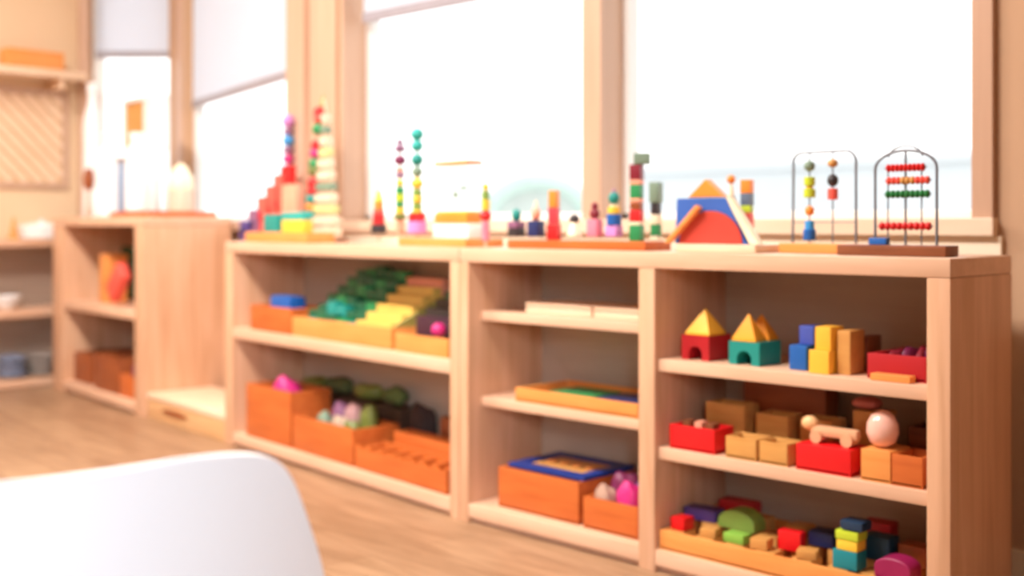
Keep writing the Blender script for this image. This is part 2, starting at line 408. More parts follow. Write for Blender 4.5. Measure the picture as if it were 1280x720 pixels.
# coral block staircase at the far left
stx = [(297, 312, 276, PURP), (304, 319, 262, MAUVE), (311, 327, 246, CORAL), (318, 333, 232, CORAL), (324, 338, 218, CORAL), (329, 343, 206, RED)]
t = thing('block_staircase', 'coral and purple toy staircase at the left end of the middle shelf top', 'toy staircase', F1, ax(F1, 300, .15), .15, TOP)
x00 = ax(F1, 300, .15)
for i, (l, r, yt, mat) in enumerate(stx):
    x, w, h = spot(F1, l, r, .15, yt, 303)
    h = max(az(F1, (l+r)/2, .15, yt)-TOP, .03)
    n = max(1, int(h/.045)); 
    bm = BM(); box(bm, x-w*.36-x00, x+w*.36-x00, i*.012-.0, i*.012+.034, 0, h, .004)
    build('step', bm, mat, t)
    x2 = x-x00
    bm = BM(); ball(bm, x2-.002, i*.012-.004, h*.55, .011, .006, .014); build('peg', bm, RED if i > 1 else NAVY, t)
# pastel tower
stacker('bead_tower', 'slim pastel bead tower in front of the left window, lilac at its tip', 'bead tower', F1, 360, .270, TOP,
        [('ball', LILAC, 143, 160, 13), ('ball', MAUVE, 160, 170, 11), ('ball', SKY, 169, 183, 12), ('ball', MAUVE, 183, 193, 12), ('ball', MAG, 193, 205, 12), ('ball', LILAC, 205, 218, 11),
         ('ball', PINK, 218, 232, 11), ('cube', SALMON, 232, 246, 12), ('cube', PALEW, 246, 275, 16), ('rbase', SALMON, 275, 300, 22)])
# honey tray with teal and yellow blocks
bin_('honey wooden tray under the teal and yellow blocks on the middle unit', F1, 306, 384, .03, .10, TOP, .034, ORANGE_L, name='tray', cat='tray')
tz = TOP+.0062
pblk('building_block', 'teal upright block at the left end of the small honey tray', 'block', F1, 329, 348, .042, .035, tz, 265, 298, TEAL)
o, h1 = pblk('building_block', 'long yellow block lying under a turquoise bar on the honey tray', 'block', F1, 352, 379, .045, .035, tz, 272, 298, YELL)
pblk('building_block', 'turquoise bar lying on the long yellow block of the honey tray', 'block', F1, 338, 386, .0451, .034, tz+max(h1, 0)+.0005, 263, 273, PTEAL) if False else None
x, w, h = spot(F1, 351, 379, .045, 263, 273)
blk('building_block', 'turquoise bar lying on the long yellow block of the honey tray', 'block', F1, x, .0625, tz+h1+.0003, w, .033, h, PTEAL)
pblk('building_block', 'tall salmon slab standing behind the long yellow block', 'block', F1, 352, 370, .145, .022, TOP, 226, 298, SALMON)

# tall triangular counting tower with wooden rungs
TX, TLY = ax(F1, 408, .175), .175
t = thing('counting_tower', 'tall pointed wooden rung tower with red and green beads down its left edge', 'counting tower', F1, TX, TLY, TOP)
kz = at(F1, 408, TLY)[1]/FPX
def pz(py): return EYE-(py-HY)*kz-TOP
def pxm(px): return (px-408)*kz*1.0/abs(cos(-YAW-.0966))*1.0
zap = pz(124)
def tl(z): f = 1-z/zap; return pxm(402)+(pxm(378)-pxm(402))*f
def tr(z): f = 1-z/zap; return pxm(404)+(pxm(430)-pxm(404))*f
bm = BM(); box(bm, pxm(388), pxm(432), -.03, .03, 0, .012, .002); build('base', bm, BROWN, t)
bm = BM(); tube(bm, [(tr(.01), 0, .01), (tr(zap), 0, zap)], .004, 8); build('right_rail', bm, PALEW, t)
bm = BM(); tube(bm, [(tl(.01), 0, .01), (tl(zap), 0, zap)], .004, 8); build('left_rail', bm, PALEW, t)
bm = BM(); lathe(bm, [(.0001, zap+.02), (.008, zap-.004), (.011, zap-.02), (.0001, zap-.03)], 12, pxm(402)); build('finial', bm, ORANGE_L, t)
n = 11
for i in range(n):
    z = .02+i*(zap-.06)/n; a, b = tl(z)+.022, tr(z)+.004
    bm = BM(); box(bm, min(a, b-.012), b, -.014, .014, z, z+.027, .003)
    build('rung', bm, [SILLW, SILLW, pc('pistachio paint', 206, 206, 140), SILLW, SAGE][i % 5], t)
beads = [(140, RED), (147, CORAL), (161, GREEN), (181, RED), (191, MAG), (204, GREEN), (213, OLIVE), (228, RED), (238, RED), (249, TEAL), (259, ORG), (268, TEAL), (280, YELL)]
for py, mat in beads:
    z = pz(py); bm = BM(); ball(bm, tl(z)-.003, -.008, z, .025, .019, .019, 16, 10); build('bead', bm, mat, t)

# small towers on the right half of the middle unit
stacker('stacking_cone', 'small yellow and red stacking cone on a black base, left of the bead towers', 'stacking toy', F1, 473.5, .10, TOP,
        [('cone', YELL, 238, 252, 11), ('disc', ORG, 252, 262, 11), ('disc', CORAL, 262, 268, 13), ('disc', RED, 268, 281, 14), ('rbase', DARK, 281, 292, 18)])
bm_lbl = 'honey wooden tray with two tall bead towers and a clear box standing on it'
TRZ = .022
x0, x1 = ax(F1, 492, .04), ax(F1, 622, .04)
x1 = min(x1, .12)
blk('display_board', bm_lbl, 'tray', F1, ax(F1, 494, .04)*.5+(-.01)*.5, .105, TOP, abs(ax(F1, 494, .04)+.01)-.03, .13, TRZ, ORANGE_L)
TZ = TOP+TRZ
stacker('bead_tower', 'shorter of the two bead towers, mauve beads above yellow and green', 'bead tower', F1, 500, .10, TZ,
        [('ball', MAUVE, 174, 181, 8), ('ball', MAUVE, 181, 191, 12), ('ball', PLUM, 194, 207, 13), ('ball', SALMON, 209, 216, 11), ('ball', MAUVE, 216, 223, 12), ('ball', YELL, 224, 234, 9),
         ('disc', GREEN, 234, 243, 9), ('disc', LIME, 243, 252, 10), ('disc', GREEN, 252, 260, 9), ('disc', YELL, 260, 267, 10), ('ball', OLIVE, 266, 276, 14), ('cube', SALMON, 276, 292, 7)])
stacker('bead_tower', 'tallest bead tower with four turquoise beads on top and a red ring at its foot', 'bead tower', F1, 521.5, .10, TZ,
        [('ball', PTEAL, 160, 176, 14), ('ball', PTEAL, 175, 190, 13), ('ball', TEAL, 192, 208, 13), ('ball', SAGE, 208, 222, 12), ('ball', YELL, 222, 237, 13), ('disc', MOSS, 237, 246, 10),
         ('ball', YELL, 244, 255, 12), ('disc', MOSS, 254, 263, 10), ('disc', YELL, 263, 270, 12), ('disc', RED, 266, 277, 18), ('rbase', LILAC, 277, 292, 20)])
# clear box with a wooden lid
x, w, h = spot(F1, 537, 590, .08, 200, 290)
kz = at(F1, 563, .08)[1]/FPX
t = thing('clear_box', 'clear box with a wooden lid bar and a yellow floor beside the bead towers', 'box', F1, x-.01, .115, TZ)
def q(py): return EYE-(py-HY)*kz-TZ
w2 = w/2*.82
bm = BM(); box(bm, -w2, w2, -.028, .028, 0, q(281), .002); build('base', bm, WHITE, t)
bm = BM(); box(bm, -w2*.98, w2*.9, -.026, .026, q(279)+.0003, q(267), .003); build('tray', bm, ORG, t)
bm = BM(); box(bm, -w2*.9, w2*.86, -.024, .024, q(267)+.0004, q(264), .001); build('yellow_floor', bm, YELL, t)
zt = q(206)
bm = BM()
for yy in (-.026, .026): box(bm, -w2*.92, w2*.92, yy-.001, yy+.001, q(264)+.001, zt)
for xx in (-w2*.92, w2*.92): box(bm, xx-.001, xx+.001, -.0245, .0245, q(264)+.001, zt)
build('clear_wall', bm, ACRYL, t, False)
bm = BM(); box(bm, -w2, w2*.95, -.028, .028, zt+.0003, zt+.011, .003); build('lid', bm, ORANGE_L, t)
bm = BM(); tube(bm, [(-w2*.8, 0, q(234)), (w2*.8, 0, q(236))], .002); build('crossbar', bm, WIRE, t)
bm = BM(); ball(bm, -.012, 0, q(243), .007, .007, .010); ball(bm, .025, 0, q(235), .008, .006, .006); build('charm', bm, SAGE, t)
stacker('stacking_tower', 'small yellow stacking tower with a red ring at the right of the clear box', 'stacking toy', F1, 606, .0, TOP,
        [('ball', YELL, 229, 239, 8), ('disc', MOSS, 239, 250, 9), ('disc', YELL, 250, 263, 10), ('ball', RED, 263, 277, 14), ('rbase', PINK, 277, 301, 9)]) if False else None
stacker('stacking_tower', 'small yellow stacking tower with a red ring at the right of the clear box', 'stacking toy', F0, 607, .075, TOP,
        [('ball', YELL, 229, 239, 8), ('disc', MOSS, 239, 250, 9), ('disc', YELL, 250, 263, 10), ('ball', RED, 263, 277, 14), ('rbase', PINK, 277, 301, 9)])

# ------------------------------------------------------------------ toys on top of the right unit
x0, x1 = ax(F0, 634, .05), ax(F0, 806, .05)
PH = .021
blk('display_board', 'long orange board carrying the row of peg dolls and block stacks', 'tray', F0, (x0+x1)/2, .10, TOP, x1-x0, .10, PH, ORANGE)
PZ = TOP+PH
stacker('peg_doll', 'peg doll with a teal ball head on a dark mauve body, first of the row', 'toy figure', F0, 645.5, .09, PZ,
        [('ball', TEAL, 261, 278, 11), ('cube', MAUVE, 277, 285, 15), ('base', DARK, 285, 296, 16)], rod=False)
stacker('peg_doll', 'peg doll with a peach head on a navy block body', 'toy figure', F0, 670, .09, PZ,
        [('cone', CREAM, 250, 262, 5), ('ball', SALMON, 259, 277, 11), ('base', NAVY, 276, 296, 16)], rod=False)
for i, (lab, mat, yt, yb, wd) in enumerate([('red cube at the bottom of the three block stack between the navy and green dolls', RED, 277, 296, 17),
        ('raspberry block in the middle of the three block stack between the navy and green dolls', pc('raspberry paint', 214, 60, 70), 256, 277, 14),
        ('orange block on top of the three block stack between the navy and green dolls', ORG, 235, 256, 13)]):
    kk = at(F0, 692.5, .09)[1]/FPX; yb0 = HY+(EYE-PZ)/kk
    s = wd*kk
    blk('building_block', lab, 'block', F0, ax(F0, 692.5, .09), .09, PZ+[0, 19.5*kk+.0003, 40.5*kk+.0006][i], s*.82, s*.82, [19.5, 21, 21][i]*kk, mat, rz=.25)
stacker('peg_doll', 'squat cream domed doll with a dark green knob', 'toy figure', F0, 718, .09, PZ,
        [('ball', DARK, 268, 280, 12), ('cone', CREAM, 277, 296, 18)], rod=False)
stacker('peg_doll', 'peg doll with two dark red balls on a pink block', 'toy figure', F0, 743.5, .09, PZ,
        [('ball', MAROON, 253, 263, 8), ('ball', MAROON, 260, 275, 12), ('base', PINK, 274, 296, 15)], rod=False)
stacker('peg_doll', 'peg doll with teal ball head, yellow and blue rings on a lilac block', 'toy figure', F0, 767.5, .09, PZ,
        [('cone', MAUVE, 236, 244, 7), ('ball', TEAL, 240, 256, 13), ('disc', YELL, 259, 268, 14), ('disc', CREAM, 256, 259, 9), ('disc', BLUE, 268, 282, 17), ('base', LILAC, 282, 296, 16)], rod=False)
kk = at(F0, 796, .09)[1]/FPX
zc = PZ
for lab, mat, hh, wd in [('green cube at the foot of the tall cube tower', GREEN, 20, 19), ('thin cream block on the green foot cube of the tall cube tower', CREAM, 4, 17),
        ('red cube in the middle of the tall cube tower', RED, 15, 18), ('brown block on the red middle cube of the tall cube tower', CHEST, 9, 17),
        ('thin salmon block halfway up the tall cube tower', SALMON, 5, 18), ('upper green cube of the tall cube tower', GREEN, 17, 17),
        ('thin salmon block under the maroon cube of the tall tower', SALMON, 6, 18), ('maroon cube near the top of the tall cube tower', MAROON, 19, 18)]:
    s = wd*kk
    blk('building_block', lab, 'block', F0, ax(F0, 796, .09), .09, zc, s*.8, s*.8, hh*kk, mat, rz=.28); zc += hh*kk+.0002
bm = BM(); box(bm, -.019, .019, -.014, .014, 0, .026, .003)
o = build('building_block', bm, SAGE); put(o, F0, ax(F0, 801, .09), .095, zc, rz=.6); tag(o, 'grey green block set askew on the very top of the tall cube tower', 'block')
# second, shorter column of blocks behind
kk = at(F0, 820, .15)[1]/FPX; zc = TOP
for lab, mat, hh, wd in [('cream block at the foot of the short block column behind the tower', CREAM, 17, 14), ('green block low in the short block column behind the tower', GREEN, 15, 14), ('cream block between green and charcoal ones in the short column', CREAM, 12, 15),
        ('charcoal block in the short block column right of the tower', DARK, 15, 13), ('speckled grey green block topping the short block column', SAGE, 26, 17)]:
    s = wd*kk; blk('building_block', lab, 'block', F0, ax(F0, 820, .185), .185, zc, s*.82, s*.82, hh*kk, mat, rz=.2); zc += hh*kk+.0002

# arches and triangle puzzle
x0, x1 = ax(F0, 845, .05), ax(F0, 944, .05)
blk('display_board', 'pale wooden board under the blue, red and orange roof puzzle', 'tray', F0, (x0+x1)/2, .11, TOP, x1-x0, .12, .017, PALEW)
AZ = TOP+.017
kk = at(F0, 890, .10)[1]/FPX; cosr = abs(cos(-YAW))
def m(px): return (px-888)*kk/cosr*.985
def mz(py): return max(0, EYE-(py-HY)*kk-AZ)
yb_ = 294
t = thing('roof_puzzle', 'wooden house puzzle of red arch, blue roof and orange gable', 'toy puzzle', F0, ax(F0, 888, .10), .10, AZ)
bm = BM(); pts = [(m(858), 0), (m(926), 0)]+[(m(892)+(m(926)-m(858))/2*cos(a_), max(.0005, mz(264)*sin(a_))) for a_ in [pi*k/18 for k in range(1, 18)]]
prism(bm, pts, -.018, .018, .0015); build('red_arch', bm, pc('brick red paint', 196, 66, 52), t)
# blue roof: band above the arch
def arc(n, rx, rz): return [(m(892)+rx*cos(pi*k/n), rz*sin(pi*k/n)) for k in range(n+1)]
rx, rz_ = (m(926)-m(858))/2+.001, mz(264)+.001
outer = [(m(930), 0), (m(908), mz(248)), (m(855), mz(248)), (m(853), 0)]
bm = BM(); pts = [outer[0], outer[1], outer[2], outer[3]]+[(x_, max(0, z_)) for x_, z_ in reversed(arc(18, rx, rz_))]
prism(bm, pts, -.014, .014); build('blue_roof', bm, pc('cobalt paint', 54, 96, 176), t)
bm = BM(); prism(bm, [(m(866), mz(247)), (m(905), mz(247)), (m(885.5), mz(224))], -.012, .012, .002); build('orange_gable', bm, ORG, t)
bm = BM(); a_, b_ = Vector((m(846), 0, .004)), Vector((m(884), 0, mz(258)))
d_ = (b_-a_); nrm = Vector((-d_.z, 0, d_.x)).normalized()*.010
prism(bm, [(a_.x, .001), (a_.x+.014, .001), (b_.x+.004, b_.z-.004), (b_.x-.006, b_.z+.003)], -.036, -.019, .0015); build('orange_plank', bm, ORANGE_L, t)
bm = BM(); prism(bm, [(m(906), mz(247)), (m(911), mz(247)), (m(941), .001), (m(932), .001)], -.011, .011, .001); build('white_plank', bm, CREAM, t)
kk = at(F0, 935, .15)[1]/FPX; zc = AZ if .15 < .17 else TOP
for lab, mat, hh, wd in [('coral block at the foot of the slim stack beside the house puzzle', CORAL, 39, 17), ('lime block in the slim stack beside the house puzzle', LIME, 9, 16), ('grey blue block in the slim stack beside the house puzzle', SLATE, 15, 17), ('orange block topping the slim stack beside the house puzzle', ORG, 17, 17)]:
    s = wd*kk; blk('building_block', lab, 'block', F0, ax(F0, 934, .15), .15, zc, s*.8, s*.8, hh*kk, mat, rz=.2); zc += hh*kk+.0002
stacker('peg_doll', 'tiny dark peg doll with an orange head half hidden behind the house puzzle', 'toy figure', F0, 914, .20, TOP,
        [('ball', ORG, 219, 230, 10), ('cone', CREAM, 230, 246, 8), ('cube', SLATE, 246, 262, 8), ('base', CREAM, 262, 300, 10)], rod=False)

# the two wire toys
def wire_frame(label, px0, px1, ly, pytop, board_px, board_mat, square=False, horiz=None, cols=None, lab_board=None):
    xc_, k = at(F0, (px0+px1)/2, ly); kk = k/FPX
    t = thing('bead_abacus', label, 'abacus', F0, xc_, ly, TOP)
    def M_(px): return ax(F0, px, ly)-xc_
    def Z_(py): return EYE-(py-HY)*kk-TOP
    bx0, bx1 = ax(F0, board_px[0], ly-.03)-xc_, ax(F0, board_px[1], ly-.03)-xc_
    bm = BM(); box(bm, bx0, bx1, -.030, .030, 0, .021, .003); build('base', bm, board_mat, t)
    a, b, zt = M_(px0), M_(px1), Z_(pytop)
    r = abs(b-a)*(.28 if square else .42)
    pts = [(a, 0, .018)]
    if square:
        r = .022
        pts += [(a+.002, 0, zt-r)]+[(a+r-r*cos(th), 0, zt-r+r*sin(th)) for th in [pi/2*k/6 for k in range(1, 7)]]
        pts += [(b-r+r*sin(th), 0, zt-r+r*cos(th)) for th in [pi/2*k/6 for k in range(0, 7)]]
    else:
        cxm = (a+b)/2; hw = (b-a)/2; rz0 = .035
        pts += [(cxm-hw*cos(th), 0, zt-rz0+rz0*sin(th)) for th in [pi*k/16 for k in range(0, 17)]]
    pts += [(b, 0, .018)]
    bm = BM(); tube(bm, pts, .0028, 8); build('wire_arch', bm, WIRE, t)
    return t, M_, Z_, a, b, zt
t, M_, Z_, a, b, zt = wire_frame('left wire bead abacus on an orange board with two short bead columns', 991, 1070, .148, 190, (973, 1082), ORANGE_L, square=True)
def upr(px, z1): 
    bm = BM(); tube(bm, [(M_(px), 0, .018), (M_(px), 0, z1)], .0016, 6); build('upright_rod', bm, WIRE, t)
upr(1012, zt-.001); upr(1041, zt-.001)
bm = BM(); tube(bm, [(a, 0, Z_(278)), (b, 0, Z_(278))], .0012, 6); build('cross_rod', bm, WIRE, t)
for px, lst in ((1012, [(SAGE, 200, 214, 14, 'b'), (LIME, 221, 232, 14, 'c'), (LIME, 236, 247, 15, 'c'), (YELL, 232, 236, 9, 'c'), (ORG, 257, 270, 12, 'b'), (SKY, 276, 289, 12, 'c'), (BLUE, 287, 301, 16, 'c')]),
                (1041, [(TAN, 199, 210, 13, 'b'), (DARK, 218, 234, 14, 'b'), (CORAL, 236, 250, 13, 'c')])):
    kk = at(F0, px, .148)[1]/FPX
    for mat, yt, yb, wd, kd in lst:
        bm = BM(); z1, z0 = Z_(yt), Z_(yb)
        if kd == 'b': ball(bm, M_(px), 0, (z0+z1)/2, wd*kk/2, wd*kk/2, (z1-z0)/2)
        else: cyl(bm, M_(px), 0, max(z0, .0215), z1, wd*kk/2)
        build('bead', bm, mat, t)
t, M_, Z_, a, b, zt = wire_frame('right wire bead abacus on a dark brown board with rows of red and green beads', 1094, 1171, .080, 188, (1045.5, 1182), BROWN)
bm = BM(); xm = (a+b)/2; hw = (b-a)*.5
pts = [(xm-hw*.55*cos(th), 0, zt-.012+.020*sin(th)) for th in [pi*k/12 for k in range(13)]]
tube(bm, pts, .002, 6); build('top_loop', bm, WIRE, t)
bm = BM(); tube(bm, [(M_(1132), 0, .018), (M_(1132), 0, zt-.001)], .0022, 6); build('upright_rod', bm, WIRE, t)
for px in (1110, 1152):
    bm = BM(); tube(bm, [(M_(px), 0, .018), (M_(px), 0, Z_(205))], .0014, 6); build('upright_rod', bm, WIRE, t)
rows = [(210, 1110, 1158, RED, None), (226, 1110, 1164, CORAL, TAN), (243, 1109, 1164, pc('grass green paint', 30, 120, 60), None), (283, 1101, 1166, RED, None)]
kk = at(F0, 1132, .08)[1]/FPX
for py, l, r, mat, mid in rows:
    z = Z_(py)
    bm = BM(); tube(bm, [(M_(l)-.004, -.006, z), (M_(r)+.003, -.006, z)], .0015, 6); build('row_rod', bm, WIRE, t)
    n = 9
    for i in range(n):
        xx = M_(l)+(M_(r)-M_(l))*(i+.5)/n
        bm = BM(); ball(bm, xx, -.006, z, (M_(r)-M_(l))/n*.56, .0078, .0078, 12, 8)
        build('bead', bm, mid if (mid and 3 <= i <= 5) else mat, t)
blk('building_block', 'small flat blue block on the brown board left of the red and green beads', 'block', F0, ax(F0, 1100, .065), .062, TOP+.0212, .036, .018, .013, BLUE)

# ------------------------------------------------------------------ middle unit, upper shelf
def local_bin_fill(): pass
Z = ZS1
bin_('small orange bin with a blue block at the left end of the upper shelf', F1, 313, 363.5, .02, .13, Z, .083, ORANGE)
x, w, h = spot(F1, 331, 362, .05, 362, 380)
blk('building_block', 'blue block poking out of the small orange bin', 'block', F1, x, .09, Z+.0065, w*.8, .06, .108, BLUE, bev=.008)
_, bx, bw = bin_('wide honey tray with green bars and yellow steps on the upper shelf', F1, 365, 489, .02, .24, Z, .060, ORANGE_L)
xL, xR = bx-bw+.012, bx+bw-.012
xs_ = xL+(xR-xL)*.63
i = 0
for r in range(6):
    for c in range(6):
        wc = (xs_-xL)/6; dx = random.uniform(-.001, .001)
        hgt = .062+r*.027+random.uniform(-.009, .009)+(.008 if c in (2, 3) else 0)+(-.02 if c == 0 else 0)
        mat = [GREEN, DGREEN, pc('bottle green paint', 26, 104, 66), TEAL][(r*5+c*3+(r*c) % 2) % 4 if r < 2 else [0, 2, 1, 0, 1, 2][(r+c*2) % 6]]
        blk('green_bar', 'upright green wooden bar in the stepped crowd left of the yellow steps', 'bar', F1, xL+wc*(c+.5)+dx, .02+.012+.018+r*.036, Z+.0065, wc-.004, .030, hgt, mat, group='green bars in the wide honey tray')
ys = [('lowest', .064), ('second', .086), ('third', .110), ('fourth', .136), ('fifth', .160)]
for k, (nm, hgt) in enumerate(ys):
    blk('step_block', f'yellow step block in the wide honey tray, {nm} of the yellow steps from the front', 'block', F1, (xs_+xR)/2, .032+.018+k*.036, Z+.0065, xR-xs_-.014, .034, hgt, pc('straw paint', 226, 186, 92))
bm = BM(); side = [(-.105, 0), (.105, 0), (.105, .150), (-.105, .058)]
prism(bm, side, -.004, .004, .001); o = build('side_board', bm, pc('pale olive paint', 168, 158, 84)); put(o, F1, xR-.001, .142, Z+.0066, rz=pi/2); tag(o, 'pale olive board with a sloping top along the right of the yellow steps', 'board')
blk('step_block', 'salmon pink step block behind the yellow steps, highest of the run', 'block', F1, (xs_+xR)/2, .032+.018+5*.036-.003, Z+.0065, xR-xs_-.014, .028, .185, SALMON)
_, bx, bw = bin_('honey tray with dark slabs and a magenta ball at the upper right', F1, 495, 575, .018, .24, Z, .052, ORANGE_L) if False else bin_('honey tray with dark slabs and a magenta ball at the upper right', F1, 494, 561.5, .018, .24, Z, .050, ORANGE_L)
for k in range(5):  # dark contents; tones and heights also build in the yellow steps' shadow side
    blk('sorting_slab', 'dark slab in the rising rank at the right end of the upper shelf, %s' % ['nearest the magenta ball', 'second from the front', 'in the middle', 'second from the back', 'tallest at the back'][k], 'slab', F1,
        bx, .095+k*.034, Z+.0065, bw*2-.022, .028, .088+k*.022, [pc('aubergine paint', 64, 30, 50), DARK, DARK, DGREEN, DGREEN][k])
bm = BM(); ball(bm, 0, 0, .020, .020); o = build('ball', bm, MAG); put(o, F1, bx+bw*.30, .052, Z+.0065+.0198+.02); tag(o, 'magenta ball on the yellow green block of the dark slab tray', 'ball')
blk('building_block', 'yellow green block lying at the front of the dark slab tray', 'block', F1, bx+bw*.42, .052, Z+.0065, .085, .040, .0195, LIME)
blk('building_block', 'small yellow block at the front left of the dark slab tray', 'block', F1, bx-bw*.35, .054, Z+.0065, .070, .035, .030, OLIVE)

# ------------------------------------------------------------------ middle unit, lower shelf
Z = ZB
bin_('tall orange bin with pink cloth at the left of the bottom shelf', F1, 308, 363, .015, .15, Z, .175, ORANGE, th=.011)
def bag(name, label, cat, F, lx, ly, z, rx, ry, rz, mat, seed, amp=.15, rz_=0, group=None, sq=.8):
    bm = BM(); lump(bm, 0, 0, rz*(1+amp), rx, ry, rz, seed, amp, sq=sq); o = build(name, bm, mat); put(o, F, lx, ly, z, rz_); return tag(o, label, cat, group)
xb = .5*(ax(F1, 308, .015)+ax(F1, 363, .015))
bag('cloth', 'bright pink cloth heaped over the rim of the tall orange bin', 'cloth', F1, xb-.006, .088, Z+.01, .058, .048, .093, MAG, 3, .1)
_, bx, bw = bin_('orange bin of pretend vegetables in the middle of the bottom shelf', F1, 366, 441, .015, .165, Z, .108, ORANGE, th=.009)
veg = [(-.5, .05, .034, .026, .030, SAGE), (.15, .05, .036, .026, .030, pc('beige felt', 186, 160, 136, rough=.9)), (.62, .055, .030, .026, .026, OLIVE), (-.55, .115, .036, .028, .034, MAUVE),
       (.05, .11, .036, .028, .034, pc('rose felt', 176, 132, 130, rough=.9)), (.6, .12, .033, .028, .038, OLIVE), (-.4, .18, .04, .028, .045, OLIVE), (.2, .175, .038, .03, .045, MOSS), (.68, .185, .026, .028, .046, DGREEN)]
vn = ['grey green', 'beige', 'small olive', 'mauve', 'dusty rose', 'plump olive', 'long olive', 'moss green', 'deep green']
for k, (fx, dy, rx, ry, rz, mat) in enumerate(veg[:6]):
    blk('felt_base', '', '', F1, 0, 0, 0, .01, .01, .01, mat) if False else None
    zz = .008
    bag('play_vegetable', f'{vn[k]} pretend vegetable in the vegetable bin, ' + ['front left', 'front middle', 'front right', 'middle row left', 'centre', 'middle row right', 'back left', 'back middle', 'back right'][k], 'toy food', F1,
        bx+fx*bw*.76, .018+dy*.98, Z+zz, rx*(.95 if abs(fx) > .3 else 1.0), ry*.86, (rz+.026+.008*(k > 2)), mat, 20+k, .09, sq=.7)
# dark green leafy heap on a black box behind
blk('storage_box', 'dark closed box at the back of the bottom shelf under the olive leaves', 'box', F1, ax(F1, 372, .27)+.06, .222, Z, .10, .085, .20, DARK) if False else None
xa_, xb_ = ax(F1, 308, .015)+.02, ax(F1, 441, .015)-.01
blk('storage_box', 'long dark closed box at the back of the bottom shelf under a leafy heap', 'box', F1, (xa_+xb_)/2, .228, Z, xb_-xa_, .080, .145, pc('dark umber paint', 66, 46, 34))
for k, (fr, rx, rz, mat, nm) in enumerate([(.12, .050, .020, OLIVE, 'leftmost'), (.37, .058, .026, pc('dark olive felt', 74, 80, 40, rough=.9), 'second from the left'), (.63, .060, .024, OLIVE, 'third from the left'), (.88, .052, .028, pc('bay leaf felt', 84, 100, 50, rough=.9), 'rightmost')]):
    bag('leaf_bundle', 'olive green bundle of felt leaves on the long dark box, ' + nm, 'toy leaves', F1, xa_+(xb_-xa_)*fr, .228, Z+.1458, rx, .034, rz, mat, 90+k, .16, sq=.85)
_, cx_, cw = bin_('orange tray with a wavy front edge at the right of the bottom shelf', F1, 444, 561.5, .015, .10, Z, .067, ORANGE, scallop=8)
for k in range(7):
    fx = -cw+.03+(2*cw-.06)*k/6
    blk('divider_peg', 'orange wooden peg standing in the wavy tray on the bottom shelf', 'peg', F1, cx_+fx, .066, Z+.0065, .022, .05, .056, ORANGE, group='pegs in the wavy tray')
_, c2x, c2w = bin_('second orange tray standing right behind the wavy one', F1, 468, 578, .125, .07, Z, .105, ORANGE) if False else bin_('second orange tray standing right behind the wavy one', F1, 492, 592, .122, .06, Z, .10, ORANGE)
_, c3x, c3w = bin_('chestnut bin at the back right corner of the bottom shelf', F1, 550, 622, .19, .075, Z, .152, CHEST)
for k in range(3):
    blk('game_block', 'dark wooden block in the chestnut bin at the back right of the bottom shelf', 'block', F1, c3x-c3w*.6+k*c3w*.6, .226, Z+.0065, .03, .04, .15, BROWN, group='dark blocks in the chestnut bin')
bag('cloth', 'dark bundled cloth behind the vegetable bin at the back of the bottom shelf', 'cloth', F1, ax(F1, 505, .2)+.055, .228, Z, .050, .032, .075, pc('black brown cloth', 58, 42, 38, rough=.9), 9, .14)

# ------------------------------------------------------------------ right unit, narrow bay
for lab, l, r in (('left of two flat pale wooden boxes on the top shelf of the narrow bay', 657, 739), ('right of two flat pale wooden boxes on the top shelf of the narrow bay', 742, 808)):
    x, w, h = spot(F0, l, r, .075, 375, 391)
    r_ = ax(F0, r, .075); l_ = ax(F0, l, .075); r_ = min(r_, -1.549)
    t = thing('flat_box', lab, 'box', F0, (l_+r_)/2, .075, Z2A)
    w = (r_-l_)/2
    bm = BM(); box(bm, -w, w, 0, .15, 0, .016, .002); build('body', bm, PALEW, t)
    bm = BM(); box(bm, -w, w, .0, .15, .0175, .027, .002); build('lid', bm, PALEW, t)
    bm = BM(); box(bm, -w+.003, w-.003, .003, .147, .016, .0175); build('seam', bm, BROWN, t)
x0 = ax(F0, 644, .052)
t_, tx, tw = bin_('shallow orange tray with green and navy sheets on the middle shelf of the narrow bay', F0, 644, 797.2, .05, .20, Z2B, .034, ORANGE_L)
for lab, mat, fx, ww in (('green card lying in the left of the shallow orange tray', GREEN, -.38, .5), ('navy card lying in the right of the shallow orange tray', NAVY, .42, .5)):
    blk('card', lab, 'card', F0, tx+fx*tw, .15, Z2B+.0065, tw*.74, .17, .016, mat)
t_, tx, tw = bin_('orange box topped by a blue puzzle board on the bottom of the narrow bay', F0, 623, 723, .035, .22, ZB, .10, ORANGE, th=.01)
t = thing('puzzle_board', 'blue puzzle board with a sandy inlay resting on the orange box', 'puzzle', F0, tx+.01, .035+.115, ZB+.1003)
bm = BM(); w = tw-.008; d = .098
box(bm, -w, w, -d, -d+.035, 0, .010, .002); box(bm, -w, w, d-.035, d, 0, .010, .002); box(bm, -w, -w+.035, -d+.034, d-.034, 0, .0098, .002); box(bm, w-.035, w, -d+.034, d-.034, 0, .0098, .002)
build('blue_frame', bm, pc('royal blue paint', 24, 52, 128), t)
bm = BM(); box(bm, -w+.034, w-.034, -d+.034, d-.034, 0.0005, .006); build('inlay', bm, TAN, t)
for k in range(4):
    bm = BM(); cyl(bm, -w*.5+k*w*.33, 0, .006, .011, .014, 16); build('puzzle_piece', bm, ORANGE_L, t)
t_, tx, tw = bin_('orange box of bright scarves on the bottom of the narrow bay beside the divider', F0, 729, 797.2, .03, .22, ZB, .073, ORANGE, th=.01)
